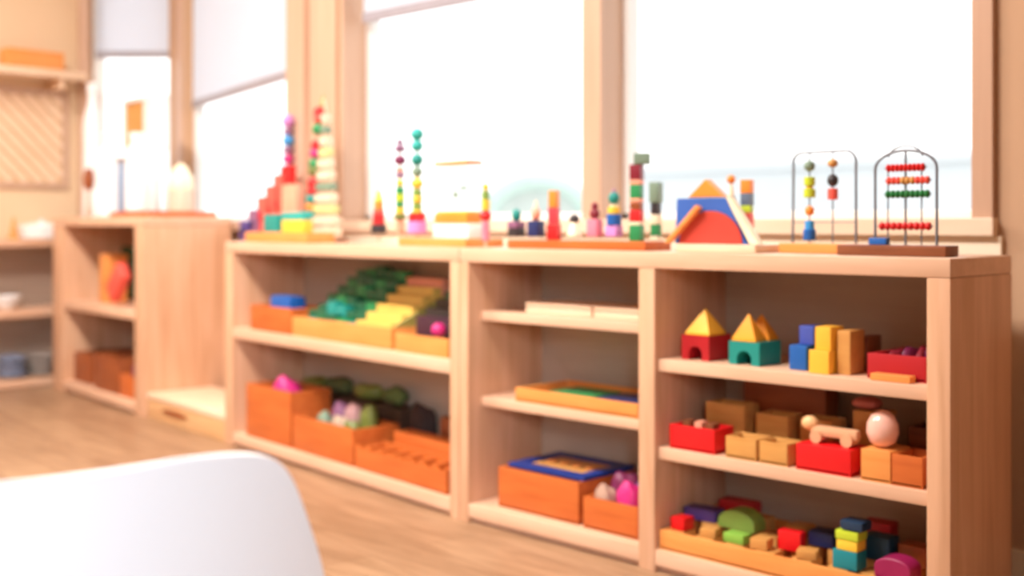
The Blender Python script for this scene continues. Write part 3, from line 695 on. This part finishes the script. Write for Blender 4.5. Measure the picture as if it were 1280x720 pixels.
for k, (lab, fx, ly, rx, ry, rz, mat) in enumerate([('pale taupe scarf at the front left of the scarf box', -.55, .065, .032, .026, .050, pc('taupe cloth', 176, 140, 120, rough=.9)), ('magenta scarf ball at the front of the scarf box', .36, .07, .040, .034, .060, MAG),
        ('plum scarf at the back left of the scarf box', -.45, .13, .04, .033, .062, PLUM), ('violet scarf in the middle of the scarf box', .4, .145, .045, .034, .064, PURP), ('dark plum scarf at the back of the scarf box', 0, .205, .07, .028, .060, pc('dark plum cloth', 84, 22, 50, rough=.9))]):
    bag('scarf', lab, 'scarf', F0, tx+fx*tw*.95, ly, ZB+.008, min(rx*.86, tw*.72), ry*.86, rz*.84, mat, 50+k, .13, sq=.8)

# ------------------------------------------------------------------ right unit, wide bay, top shelf
def arch_block(label, F, pl, pr, ly, dep, z, yt, yb, mat):
    x, w, h = spot(F, pl, pr, ly, yt, yb); w /= 2
    bm = BM(); r = w*.48; hz = h*.28
    pts = [(-w, 0), (-w, h), (w, h), (w, 0), (r, 0), (r, hz)]+[(r*cos(a_), hz+r*.9*sin(a_)) for a_ in [pi*k/10 for k in range(1, 10)]]+[(-r, hz), (-r, 0)]
    prism(bm, pts, 0, dep); o = build('arch_block', bm, mat); put(o, F, x, ly, z); tag(o, label, 'arch block'); return x, w, h
def pyramid(label, F, lx, ly, z, w, d, h, mat, rz=0):
    bm = BM(); vs = [bm.verts.new(p) for p in ((-w, -d, 0), (w, -d, 0), (w, d, 0), (-w, d, 0), (-w, -d, .006), (w, -d, .006), (w, d, .006), (-w, d, .006), (0, 0, h))]
    for f in ((0, 3, 2, 1), (0, 1, 5, 4), (1, 2, 6, 5), (2, 3, 7, 6), (3, 0, 4, 7), (4, 5, 8), (5, 6, 8), (6, 7, 8), (7, 4, 8)): bm.faces.new([vs[i] for i in f])
    bmesh.ops.bevel(bm, geom=bm.edges[:], offset=.001, segments=1, affect='EDGES')
    o = build('pyramid_block', bm, mat); put(o, F, lx, ly, z, rz); return tag(o, label, 'pyramid block')
Z = Z3A
YB = paint('yellow wood', (250, 186, 62), .4); RDK = pc('crimson paint', 176, 24, 34)
x, w, h = arch_block('dark red arch block at the left of the top shelf, carrying one pyramid', F0, 852, 886, .045, .085, Z, 419, 450, RDK)
pyramid('golden pyramid standing on the dark red arch block', F0, x+.003, .080, Z+h+.0002, .031, .032, .058, YB)
x, w, h = arch_block('teal arch block beside the dark red one, carrying two pyramids', F0, 911, 949, .045, .085, Z, 427, 456, TEAL)
pyramid('front golden pyramid on the teal arch block', F0, x-.002, .068, Z+h+.0002, .029, .021, .060, pc('amber paint', 240, 160, 40))
pyramid('amber pyramid close behind the front one on the teal arch block', F0, x+.003, .110, Z+h+.0002, .029, .019, .056, pc('dark amber paint', 226, 140, 30))
# blue blocks, yellow arches and brown ones
x, w, h = spot(F0, 986, 1008, .05, 428, 459)
blk('building_block', 'bright blue block at the foot of the blue pair on the top shelf', 'block', F0, x, .085, Z, w, .07, h, BLUE, bev=.004)
blk('building_block', 'violet blue block on top of the bright blue one on the top shelf', 'block', F0, x+.010, .092, Z+h+.0002, w*.85, .05, h*.78, pc('violet blue paint', 66, 84, 170), bev=.004)
x, w, h = spot(F0, 1011, 1036, .03, 436, 465)
blk('building_block', 'golden yellow block at the foot of the yellow pair on the top shelf', 'block', F0, x, .065, Z, w, .07, h, YB)
blk('building_block', 'narrow golden yellow block on top of the yellow foot block', 'block', F0, x+.003, .068, Z+h+.0002, w*.78, .055, .046, YB)
x, w, h = spot(F0, 1046, 1062, .05, 406, 465)
blk('building_block', 'tall tan upright block right of the yellow pair', 'block', F0, x, .082, Z, w, .06, h*.93, TAN)
x, w, h = spot(F0, 1066, 1080, .10, 416, 465)
blk('building_block', 'dark brown upright block behind the tan one on the top shelf', 'block', F0, x-.004, .15, Z, w*1.1, .06, h*.9, BROWN)
t_, tx, tw = bin_('crimson tray with dark toy pieces at the right of the top shelf', F0, 1084, 1168, .045, .15, Z, .050, RDK) if False else bin_('crimson tray with dark toy pieces at the right of the top shelf', F0, 1084, 1157.5, .045, .15, Z, .048, RDK)
for k in range(4):
    fx = [-.5, -.05, .4, .72][k]
    bag('play_piece', 'dark maroon lump in the crimson tray, ' + ['leftmost', 'second from left', 'third from left', 'rightmost'][k], 'toy', F0, tx+fx*tw, .118, Z+.0065, .013, .030, .022+.002*k, MAROON if k % 2 == 0 else PLUM, 70+k, .12)
x, w, h = spot(F0, 1087, 1137, .016, 468, 477)
blk('plank', 'honey coloured plank lying at the shelf edge before the crimson tray', 'plank', F0, x, .030, Z, w, .026, .013, ORANGE_L)

# ------------------------------------------------------------------ wide bay, middle shelf
Z = Z3B
REDB = pc('bright red paint', 226, 16, 24)
def openbox(label, pl, pr, ly, dep, h, mat): return bin_(label, F0, pl, pr, ly, dep, Z, h, mat, name='small_box', cat='box', th=.006)
_, ex, ew = openbox('bright red box at the left end of the middle shelf', 837, 893, .02, .075, .052, REDB)
for k in range(3): blk('play_piece', 'small brown piece in the left red box', 'toy', F0, ex-ew*.55+k*ew*.52, .058, Z+.0065, .018, .03, .053, [BROWN, SALMON, BROWN][k], rz=.1, group='pieces in the left red box')
openbox('left one of the small beech boxes in the front row of the middle shelf', 907, 945, .02, .06, .045, TAN)
openbox('right one of the small beech boxes in the front row of the middle shelf', 949, 984, .02, .06, .045, TAN)
_, ex2, ew2 = openbox('second bright red box in the middle of the front row', 995, 1063, .02, .07, .052, REDB)
openbox('beech box under the pink egg at the right', 1076, 1113, .02, .085, .060, ORANGE_L)
openbox('honey brown box in the right corner of the middle shelf', 1114.5, 1153, .02, .085, .058, ORANGE)
# second row, taller
def tallbox(label, pl, pr, ly, dep, h, mat): return openbox(label, pl, pr, ly, dep, h, mat)
tallbox('taller tan box behind the left red one, second row', 882, 930, .11, .06, .095, TAN)
tallbox('tan box in the second row behind the small beech boxes', 945, 985, .105, .06, .085, TAN)
tallbox('wide tan box in the second row left of the wooden car', 1000, 1040, .115, .06, .085, TAN)
tallbox('long chestnut box at the back of the middle shelf', 930, 1032, .20, .055, .140, CHEST)
tallbox('tan box at the back with a pink bun on it', 1066, 1104, .125, .06, .112, TAN)
x = ax(F0, 1085, .155)
bag('toy_bun', 'rosy pink bun on the tan box at the back', 'toy food', F0, x, .155, Z+.1125, .028, .026, .012, pc('rosy clay', 190, 110, 104), 4, .06)
for k, px in enumerate((868, 900, 960, 983)):
    pass
# wooden toy car
xk = ax(F0, 1028, .055)
t = thing('toy_car', 'pale wooden toy animal car resting on the second red box', 'toy car', F0, ax(F0, 1032, .055), .055, Z+.0523)
SK = pc('pale peach wood', 222, 168, 128)
bm = BM(); box(bm, -.030, .072, -.010, .012, .013, .034, .008); build('body', bm, SK, t)
bm = BM(); ball(bm, -.034, 0, .036, .018, .014, .015); build('head', bm, pc('light peach wood', 240, 186, 130), t)
for xx in (-.014, .052):
    bm = BM(); tube(bm, [(xx, -.016, .0125), (xx, .018, .0125)], .0125, 16); build('wheel', bm, SK, t)
# egg
t = tag(build('wooden_egg', (lambda b: (lathe(b, [(.0001, 0), (.012, .001), (.024, .010), (.0305, .028), (.029, .046), (.021, .062), (.010, .070), (.0001, .072)], 28), b)[1])(BM()), pc('pale pink glaze', 240, 186, 168, rough=.18)),
        'shiny pale pink egg standing on the right beech box', 'egg')
put(t, F0, ax(F0, 1105, .055)-.003, .056, Z+.0605)
# a lid for the box below the egg so that it has something to stand on
x0_, x1_ = ax(F0, 1076, .02), ax(F0, 1113, .02)
blk('box_lid', 'thin beech lid on the box under the pink egg', 'lid', F0, (x0_+x1_)/2, .0625, Z+.0575, (x1_-x0_)-.014, .071, .0025, ORANGE_L, bev=.0005)
x0_, x1_ = ax(F0, 1066, .125), ax(F0, 1104, .125)
blk('box_lid', 'thin tan lid on the back box under the pink bun', 'lid', F0, (x0_+x1_)/2, .155, Z+.1098, (x1_-x0_)-.014, .046, .0025, TAN, bev=.0005)
x0_, x1_ = ax(F0, 995, .02), ax(F0, 1063, .02)
blk('box_lid', 'thin red lid on the second red box under the toy car', 'lid', F0, (x0_+x1_)/2, .055, Z+.0497, (x1_-x0_)-.014, .056, .0025, REDB, bev=.0005)
tallbox('dark brown box at the back right of the middle shelf, behind the egg', 1135, 1175, .17, .07, .085, BROWN)

# ------------------------------------------------------------------ wide bay, bottom: long bin of mixed blocks
Z = ZB
t_, lx_, lw = bin_('long orange bin of mixed building blocks across the bottom of the wide bay', F0, 824.5, 1157, .012, .26, Z, .042, ORANGE_L, th=.010)
def pile(lab, px, ly, zz, w, d, h, mat, rz=0, bev=.003, name='building_block'):
    return blk(name, lab, 'block', F0, ax(F0, px, ly), ly, Z+.0065+zz, w, d, h, mat, rz=rz, bev=bev)
# floor layer of plain beech blocks, with a second layer on it
base = [(852, .055), (886, .050), (925, .055), (962, .050), (1008, .055), (1052, .050), (1092, .060), (1130, .055),
        (895, .12), (930, .12), (965, .12), (1010, .12), (1055, .12), (1100, .12), (1140, .12), (900, .19), (950, .19), (1000, .19), (1050, .19), (1100, .19), (1150, .19)]
hs = {}
rb = random.Random(5)
for k, (px, ly) in enumerate(base):
    h = .034+.012*(ly > .1)+.012*(ly > .15)
    w = .044 if ly < .1 else .046
    blk('building_block', 'plain beech cube in the bottom layer of the long orange bin', 'block', F0, ax(F0, px, ly), ly, Z+.0065, w, .050, h, TAN, rz=rb.uniform(-.1, .1), group='plain beech cubes under the coloured blocks')
    hs[(px, ly)] = h
def hb(ly): return .0345+.012*(ly > .1)+.012*(ly > .15)
def up(lab, px, ly, w, d, h, mat, rz=0, extra=0, bev=.003): return pile(lab, px, ly, hb(ly)+extra, w, d, h, mat, rz, bev)
up('red cube at the far left of the long bin', 853, .055, .036, .04, .028, REDB)
up('violet slab left of the mint half round in the long bin', 880, .12, .080, .045, .026, PURP, .1)
up('red slab at the back left of the long bin', 925, .19, .085, .045, .026, RDK, .05)
up('beech cube right of the red one in the long bin', 888, .050, .036, .036, .018, TAN, .2)
# mint arch
bm = BM(); pts = [(-.046, 0), (.046, 0), (.046, .012)]+[(.046*cos(a_), .012+.030*sin(a_)) for a_ in [pi*k/12 for k in range(1, 12)]]+[(-.046, .012)]
prism(bm, pts, -.024, .024, .002); o = build('half_round_block', bm, MOSS); put(o, F0, ax(F0, 928, .115), .112, Z+.0065+hb(.12)); tag(o, 'moss green half round block in the long bin', 'block')
up('lime block in front of the moss green half round', 922, .050, .050, .036, .020, pc('light green paint', 130, 180, 70))
up('beech cube in front middle of the long bin', 952, .046, .038, .036, .022, TAN, .15)
up('bright red block in the middle of the long bin', 990, .080, .050, .030, .040, REDB, .1, extra=.0)
up('navy block right of the bright red one', 1032, .12, .055, .045, .030, NAVY, .05)
up('beech block low in the front between red and turquoise blocks', 1010, .050, .040, .036, .018, TAN, .3)
up('turquoise block standing at the front right of the long bin', 1062, .050, .052, .042, .036, pc('petrol paint', 16, 130, 140))
up('lime and yellow block standing on the turquoise one', 1064, .050, .044, .038, .020, YELL, extra=.0363)
up('light green block on the yellow one in the long bin', 1064, .050, .048, .040, .018, LIME, extra=.0566)
up('navy block crowning the green and yellow stack', 1070, .052, .046, .042, .018, pc('deep blue paint', 22, 52, 80), extra=.0769)
up('petrol blue block behind the turquoise one', 1100, .112, .060, .045, .046, pc('deep petrol paint', 14, 62, 86))
up('dark red block at the back right of the long bin', 1100, .19, .060, .045, .040, RDK, .1)
bm = BM(); pts = [(-.036, 0), (.036, 0), (.036, .022)]+[(.036*cos(a_), .022+.018*sin(a_)) for a_ in [pi*k/12 for k in range(1, 12)]]+[(-.036, .022)]
prism(bm, pts, -.024, .024, .002); o = build('half_round_block', bm, pc('berry paint', 150, 24, 80)); put(o, F0, ax(F0, 1122, .055), .055, Z+.0065+.0345); tag(o, 'berry pink rounded block at the right end of the long bin', 'block')
up('chestnut block behind the berry pink one', 1146, .12, .055, .045, .040, CHEST)

# ------------------------------------------------------------------ left unit contents
Z = .413
blk('board_book', 'brown slab leaning at the left inside the left unit', 'book', F1, ax(F1, 112, .16)+.02, .20, Z, .075, .08, .18, BROWN)
blk('board_book', 'tan wooden slab standing upright beside the brown one', 'book', F1, ax(F1, 128, .09), .14, Z, .100, .09, .215, ORANGE_L)
bag('soft_toy', 'dark green soft toy beside the tan slab in the left unit', 'soft toy', F1, ax(F1, 151, .19), .24, Z, .075, .05, .115, DGREEN, 11, .12)
bag('soft_toy', 'crimson soft toy at the back right of the left unit', 'soft toy', F1, ax(F1, 176, .20), .24, Z, .075, .05, .110, pc('crimson felt', 170, 20, 50, rough=.9), 12, .12)
o = blk('cushion', 'coral cushion leaning diagonally at the right of the upper bay', 'cushion', F1, ax(F1, 150, .08)-.03, .06, Z+.045, .09, .05, .17, CORAL, rot=Matrix.Rotation(radians(48), 3, 'Y'), bev=.018)
Z = .05
bin_('left brown bin on the bottom of the left unit', F1, 85, 113, .05, .26, Z, .13, CHEST)
bin_('taller brown bin in the middle of the bottom of the left unit', F1, 118, 148, .03, .12, Z, .15, CHEST)
_, gx, gw = bin_('low orange bin with a purple cloth at the right of the left unit', F1, 130, 167, .01, .016, Z, .09, ORANGE) if False else bin_('low orange bin with a purple cloth at the right of the left unit', F1, 149.5, 167, .03, .14, Z, .09, ORANGE)
bag('cloth', 'purple cloth in the low orange bin of the left unit', 'cloth', F1, gx, .10, Z+.008, gw*.62, .045, .068, PLUM, 14, .1)

# items on top of the left unit
LT = .79
x0, x1 = ax(F1, 134, .03), ax(F1, 248, .03)
x1 = min(x1, -2.035)
blk('tray', 'reddish wooden tray under the white bottles on the left unit', 'tray', F1, (ax(F1, 134, .05)+x1)/2, .19, LT, x1-ax(F1, 134, .05), .26, .022, ORANGE)
UT = LT+.022
def bottle(label, px, ly, z, yt, yb, wd, mat, cap=None, neck=.4, name='bottle', shape=None):
    x, k = at(F1, px, ly); kk = k/FPX; r = wd*kk/2; h = EYE-(yt-HY)*kk-z
    t = thing(name, label, 'bottle', F1, x, ly, z)
    bm = BM(); lathe(bm, [(r*.9, 0), (r, .006), (r, h*.68), (r*.85, h*.76), (r*neck, h*.84), (r*neck, h*.92)], 24); build('body', bm, mat, t)
    bm = BM(); lathe(bm, [(r*neck*1.15, h*.9205), (r*neck*1.15, h-.003), (r*neck, h)], 20); build('cap', bm, cap or mat, t)
    return t
GW = paint('glossy white ceramic', (240, 240, 240), .2, .01, 3)
bottle('tall white bottle at the left of the tray group', 116, .20, LT, 104, 262, 24, GW, neck=.5)
bottle('wide white bottle in the centre of the tray', 172, .12, UT, 166, 256, 30, GW, neck=.6)
bottle('white bottle with pale shoulders left of the blue jar', 134, .12, LT, 166, 262, 26, GW, neck=.45)
bottle('slim bottle, blue below with a brown top, on the tray', 153, .09, UT, 197, 256, 12, pc('dusty blue glaze', 142, 160, 186), cap=pc('mocha cap', 150, 116, 96), neck=.9)
bottle('pale silver bottle right of the central white one', 193, .07, UT, 200, 256, 17, paint('pale grey glaze', (214, 216, 216), .3), neck=.5)
# lantern box on tall legs behind
x, k = at(F1, 182, .26); kk = k/FPX
t = thing('lantern', 'tall box lantern with a wooden panel above the white bottles', 'lantern', F1, x, .26, UT)
def lz(py): return EYE-(py-HY)*kk-UT
for sx_ in (-.145, .145):
    for sy_ in (-.03, .03): bm = BM(); box(bm, sx_-.008, sx_+.008, sy_-.008, sy_+.008, 0, lz(186), .002); build('leg', bm, GW, t)
bm = BM(); box(bm, -.165, .165, -.04, .04, lz(186), lz(182), .002); box(bm, -.165, .165, -.04, .04, lz(128), lz(122), .002); box(bm, -.165, -.15, -.04, .04, lz(182), lz(128)); box(bm, .07, .165, -.04, .04, lz(182), lz(128)); build('case', bm, GW, t)
bm = BM(); box(bm, -.15, .07, -.030, .03, lz(182), lz(128)); build('wooden_panel', bm, TAN, t)
# peach and cream canister
x, k = at(F1, 235, .08); kk = k/FPX
t = thing('canister', 'cream domed canister with a peach lower band at the right of the tray', 'canister', F1, min(ax(F1, 233, .27), -2.10), .245, UT)
bm = BM(); cyl(bm, 0, 0, 0, 30*kk, 17*kk, 28); build('body', bm, pc('peach glaze', 240, 200, 176), t)
bm = BM(); lathe(bm, [(17*kk, 30*kk+.0003), (17*kk, 36*kk), (15.5*kk, 48*kk), (9*kk, 60*kk), (3*kk, 66*kk), (.0001, 67*kk)], 28); build('lid', bm, CREAM, t)
# brown pot brush at far left
x, k = at(F1, 111, .06); kk = k/FPX
t = thing('wooden_brush', 'slim brown wooden brush standing left of the tall white bottle', 'brush', F1, x, .06, LT)
bm = BM(); lathe(bm, [(.010, 0), (.014, .02), (.009, .05), (.008, .12)], 14); build('handle', bm, TRIMW, t)
bm = BM(); lathe(bm, [(.010, .1203), (.022, .14), (.024, .18), (.016, .215), (.0001, .22)], 16); build('head', bm, CHEST, t)

# far left corner unit contents
def puty(o, px, dep, z):
    lx = ax(FL, px, dep); return put(o, FL, lx, dep, z)
LCT = .69
t = thing('enamel_pan', 'white lidded pan on top of the far left corner unit', 'pan', FL, ax(FL, 52, .10), .10, LCT)
bm = BM(); lathe(bm, [(.085, 0), (.10, .006), (.105, .05), (.11, .052)], 28); build('body', bm, GW, t)
bm = BM(); lathe(bm, [(.108, .0523), (.10, .062), (.04, .075), (.012, .078), (.014, .09), (.0001, .094)], 28); build('lid', bm, GW, t)
t = thing('wooden_cone', 'small tan cone at the left of the white pan', 'cone', FL, ax(FL, 17, .08), .08, LCT)
bm = BM(); lathe(bm, [(.028, 0), (.028, .01), (.020, .014), (.005, .10), (.0001, .104)], 18); build('body', bm, TAN, t)
zsh = az(FL, 40, 0, 390)+.015
t = thing('bowl', 'white bowl on the middle shelf of the far left corner unit', 'bowl', FL, ax(FL, 8, .08), .08, zsh)
bm = BM(); lathe(bm, [(.03, 0), (.034, .004), (.06, .035), (.068, .06), (.064, .06), (.055, .035), (.028, .010), (.0001, .009)], 28); build('body', bm, GW, t)
for k, (px, lab, mat) in enumerate(((14, 'grey blue folded blanket at the bottom left of the corner unit', pc('grey blue fabric', 120, 128, 150, rough=.9)), (50, 'beige grey folded blanket beside the grey blue one', pc('beige grey fabric', 140, 128, 120, rough=.9)))):
    bm = BM(); r = random.Random(k)
    for i in range(3):
        lump(bm, 0, 0, .022+i*.034, .064, .085, .021, 30+k*5+i, .06, 3)
    o = build('folded_blanket', bm, mat); puty(o, px, .12, .04); tag(o, lab, 'blanket')

# ------------------------------------------------------------------ left wall: shelf and lattice
zsf = az(FD, 50, 0, 91)
t = thing('wall_shelf', 'pale wooden wall shelf above the lattice at far left', 'shelf', FD, 1.65, 0, zsf-.035)
L_ = yc-.03-1.65
bm = BM(); box(bm, -.6, L_, -.16, -.001, 0, .035, .003); build('board', bm, PALEW, t)
for xx in (-.3, L_-.12):
    bm = BM(); box(bm, xx, xx+.02, -.14, -.001, -.05, -.0002, .002); build('bracket', bm, PALEW, t)
xa_, xb_ = ax(FD, 3, -.08), ax(FD, 74, -.08)
o = blk('storage_box', 'orange wooden box lying on the wall shelf at upper left', 'box', FD, (xa_+xb_)/2, -.085, zsf, xb_-xa_, .11, (88-65)*at(FD, 40, -.08)[1]/FPX, ORANGE_L, bev=.006)
zl0, zl1 = az(FD, 50, 0, 236), az(FD, 50, 0, 112)
t = thing('lattice_panel', 'pale diagonal wooden lattice panel on the wall under the shelf', 'lattice', FD, 1.6, -.001, zl0)
Hh = zl1-zl0; Wd = yc-.05-1.6
bm = BM(); box(bm, 0, Wd, -.012, 0, 0, .03, .002); box(bm, 0, Wd, -.012, 0, Hh-.03, Hh, .002); box(bm, 0, .03, -.0118, 0, .03, Hh-.03); box(bm, Wd-.03, Wd, -.0118, 0, .03, Hh-.03); build('frame', bm, TRIMW, t)
bm = BM(); 
n = int((Wd+Hh)/.07)
for i in range(n):
    s = i*.07+.02
    # line from (s, 0) going up-left to (s-H, H)
    pa = Vector((s, 0, .03)); pb = Vector((s-(Hh-.06), 0, Hh-.03))
    if pa.x > Wd-.03: f_ = (pa.x-(Wd-.03)); pa = Vector((Wd-.03, 0, .03+f_))
    if pb.x < .03: f_ = .03-pb.x; pb = Vector((.03, 0, pb.z-f_))
    if (pb-pa).length < .03 or pb.z <= pa.z: continue
    d = (pb-pa); mid = (pa+pb)/2; L2 = d.length
    box(bm, mid.x-L2/2, mid.x+L2/2, -.009, -.003, mid.z-.016, mid.z+.016, 0, Matrix.Rotation(math.atan2(-d.z, d.x), 3, 'Y'))
build('lattice_slats', bm, PALEW, t, False)
bm = BM(); box(bm, .03, Wd-.03, -.0028, -.0005, .03, Hh-.03); build('backing_board', bm, pc('lattice backing', 214, 176, 132), t, False)

# ------------------------------------------------------------------ the white chair in front
# back edge runs from near-left to far-right
def camxy(a, b): return (a*CY+b*SY, -a*SY+b*CY)
pA = Vector(camxy(-.4147, .920)); pB = Vector(camxy(-.265, 1.046)); dr = (pB-pA).normalized()
s0 = .040
org = pA+dr*s0
ang_c = math.atan2(dr.y, dr.x)
t = bpy.data.objects.new('moulded_chair', None); COL.objects.link(t); t.location = (org.x, org.y, 0); t.rotation_euler.z = ang_c
tag(t, 'white moulded plastic chair in the foreground, its rounded back towards the camera', 'chair')
prof = [(.573, .055), (.571, .105), (.567, .140), (.557, .168), (.537, .188), (.508, .204), (.475, .222), (.440, .240), (.400, .254), (.36, .254), (.325, .240)]
bm = BM(); rows_ = []
NU = 24
for z, w in prof:
    row = []
    for k in range(NU+1):
        u = -1+2*k/NU; u = sin(u*pi/2)
        bulge = -.050*(1-(u*w/.25)**2)-(.02 if z > .5 else 0)*0
        lean = (z-.33)*-.20
        zz = z-(.006*(u*w/.25)**2 if z < .55 else 0)
        row.append(bm.verts.new((u*w, bulge+lean, zz)))
    rows_.append(row)
# seat rows continuing forward (away from the viewer)
for j, (y, z, w) in enumerate([(.0, .298, .226), (.04, .282, .218), (.10, .275, .215), (.18, .274, .215), (.26, .278, .208), (.31, .272, .185), (.33, .255, .14)]):
    row = []
    for k in range(NU+1):
        u = sin((-1+2*k/NU)*pi/2)
        row.append(bm.verts.new((u*w, y-.035*(1-u*u)*(1 if j < 2 else 0), z+.035*u*u)))
    rows_.append(row)
for a_, b_ in zip(rows_, rows_[1:]):
    for k in range(NU): bm.faces.new((a_[k], a_[k+1], b_[k+1], b_[k]))
o = build('seat_shell', bm, PLASTIC, t)
md = o.modifiers.new('s', 'SOLIDIFY'); md.thickness = .008; md.offset = 1
md = o.modifiers.new('b', 'SUBSURF'); md.levels = 2; md.render_levels = 2
for sx_ in (-1, 1):
    for y0_, y1_ in ((.02, -.05), (.22, .30)):
        bm = BM(); tube(bm, [(sx_*.12, y0_, .272), (sx_*.155, (y0_+y1_)/2, .14), (sx_*.19, y1_, .004)], .011, 12); build('leg', bm, TRIMW, t)
bm = BM(); tube(bm, [(-.12, .02, .262), (.12, .22, .262)], .006); tube(bm, [(.12, .02, .255), (-.12, .22, .255)], .006); build('cross_brace', bm, WIRE, t)

# ------------------------------------------------------------------ outdoors beyond the glass
g = BM(); box(g, -40, 30, -30, 60, -.35, -.3); o = struct('ground', g, paint('pale paving', (236, 236, 232), .9, .03, 1))
def far(px, dist): 
    tt = (px-640)/FPX; return (dist*(tt*CY+SY), dist*(-tt*SY+CY))
# mint dome arch
cx_, cy_ = far(672, 9); kk = 9/FPX
t = bpy.data.objects.new('garden_arch', None); COL.objects.link(t); t.location = (cx_, cy_, -.22); t.rotation_euler.z = -YAW
tag(t, 'pale mint garden arch outside the middle window', 'arch')
zt = EYE+(HY-240)*kk+.3
bm = BM(); R_ = 62*kk
tube(bm, [(-R_*cos(th), 0, (zt-R_*.75)+R_*.75*sin(th)) for th in [pi*k/24 for k in range(25)]], .075, 10)
tube(bm, [(-R_, 0, 0), (-R_, 0, zt-R_*.75)], .075, 10); tube(bm, [(R_, 0, 0), (R_, 0, zt-R_*.75)], .075, 10); build('hoop', bm, pc('mint coat', 184, 208, 202), t)
bm = BM(); prism(bm, [(R_*.86*cos(th), (zt-R_*.75)+R_*.62*sin(th)) for th in [pi*k/20 for k in range(21)]]+[(-R_*.86, .3), (R_*.86, .3)], -.02, .02); build('canopy', bm, pc('pale mint sheet', 184, 198, 195), t)
# low pale garden wall at right
bm = BM(); x0, y0 = far(800, 15); x1, y1 = far(1330, 11)
o_len = math.hypot(x1-x0, y1-y0)
box(bm, 0, o_len, -.1, .1, 0, 1.70); box(bm, -.05, o_len+.05, -.16, .16, 1.70, 1.80)
o = build('garden_wall', bm, paint('pale render', (194, 200, 203), .9, .03, 1)); o.location = (x0, y0, -.299); o.rotation_euler.z = math.atan2(y1-y0, x1-x0)
tag(o, 'pale garden wall outside the right window', 'wall')

# ------------------------------------------------------------------ light
W = bpy.data.worlds.new('world'); SC.world = W; W.use_nodes = True
N = W.node_tree.nodes; L = W.node_tree.links; bg = N['Background']
tc = N.new('ShaderNodeTexCoord'); gr = N.new('ShaderNodeSeparateXYZ'); rp = N.new('ShaderNodeValToRGB')
rp.color_ramp.elements[0].position = .0; rp.color_ramp.elements[0].color = (1, .995, .98, 1); rp.color_ramp.elements[1].color = (.93, .96, 1, 1)
L.new(tc.outputs['Generated'], gr.inputs[0]); L.new(gr.outputs['Z'], rp.inputs['Fac']); L.new(rp.outputs['Color'], bg.inputs['Color'])
bg.inputs['Strength'].default_value = 1.35
def area(loc, rot, sx, sy, power, col=(1, .96, .91)):
    d = bpy.data.lights.new('ceiling_or_fill_light', 'AREA'); d.shape = 'RECTANGLE'; d.size = sx; d.size_y = sy; d.energy = power; d.color = col
    o = bpy.data.objects.new('ceiling_or_fill_light', d); COL.objects.link(o); o.location = loc; o.rotation_euler = rot; return o
area((-2.1, .45, 2.66), (0, 0, 0), 1.2, .5, 84); area((-3.9, .7, 2.66), (0, 0, 0), 1.2, .5, 56)

chair_fill = area((1.62, -1.575, 1.55), (0, 0, 0), 1.0, 1.1, 5.5, (.76, .88, 1)); chair_fill.data.spread = radians(36)  # added bluish fill lamp outside the right window, beam narrowed onto the chair
chair_fill.rotation_euler = (Vector((-.95, .45, .45))-Vector(chair_fill.location)).to_track_quat('-Z', 'Y').to_euler()
v = SC.view_settings; v.view_transform = 'Standard'; v.look = 'None'; v.gamma = 1; v.use_curve_mapping = False; v.exposure = .78
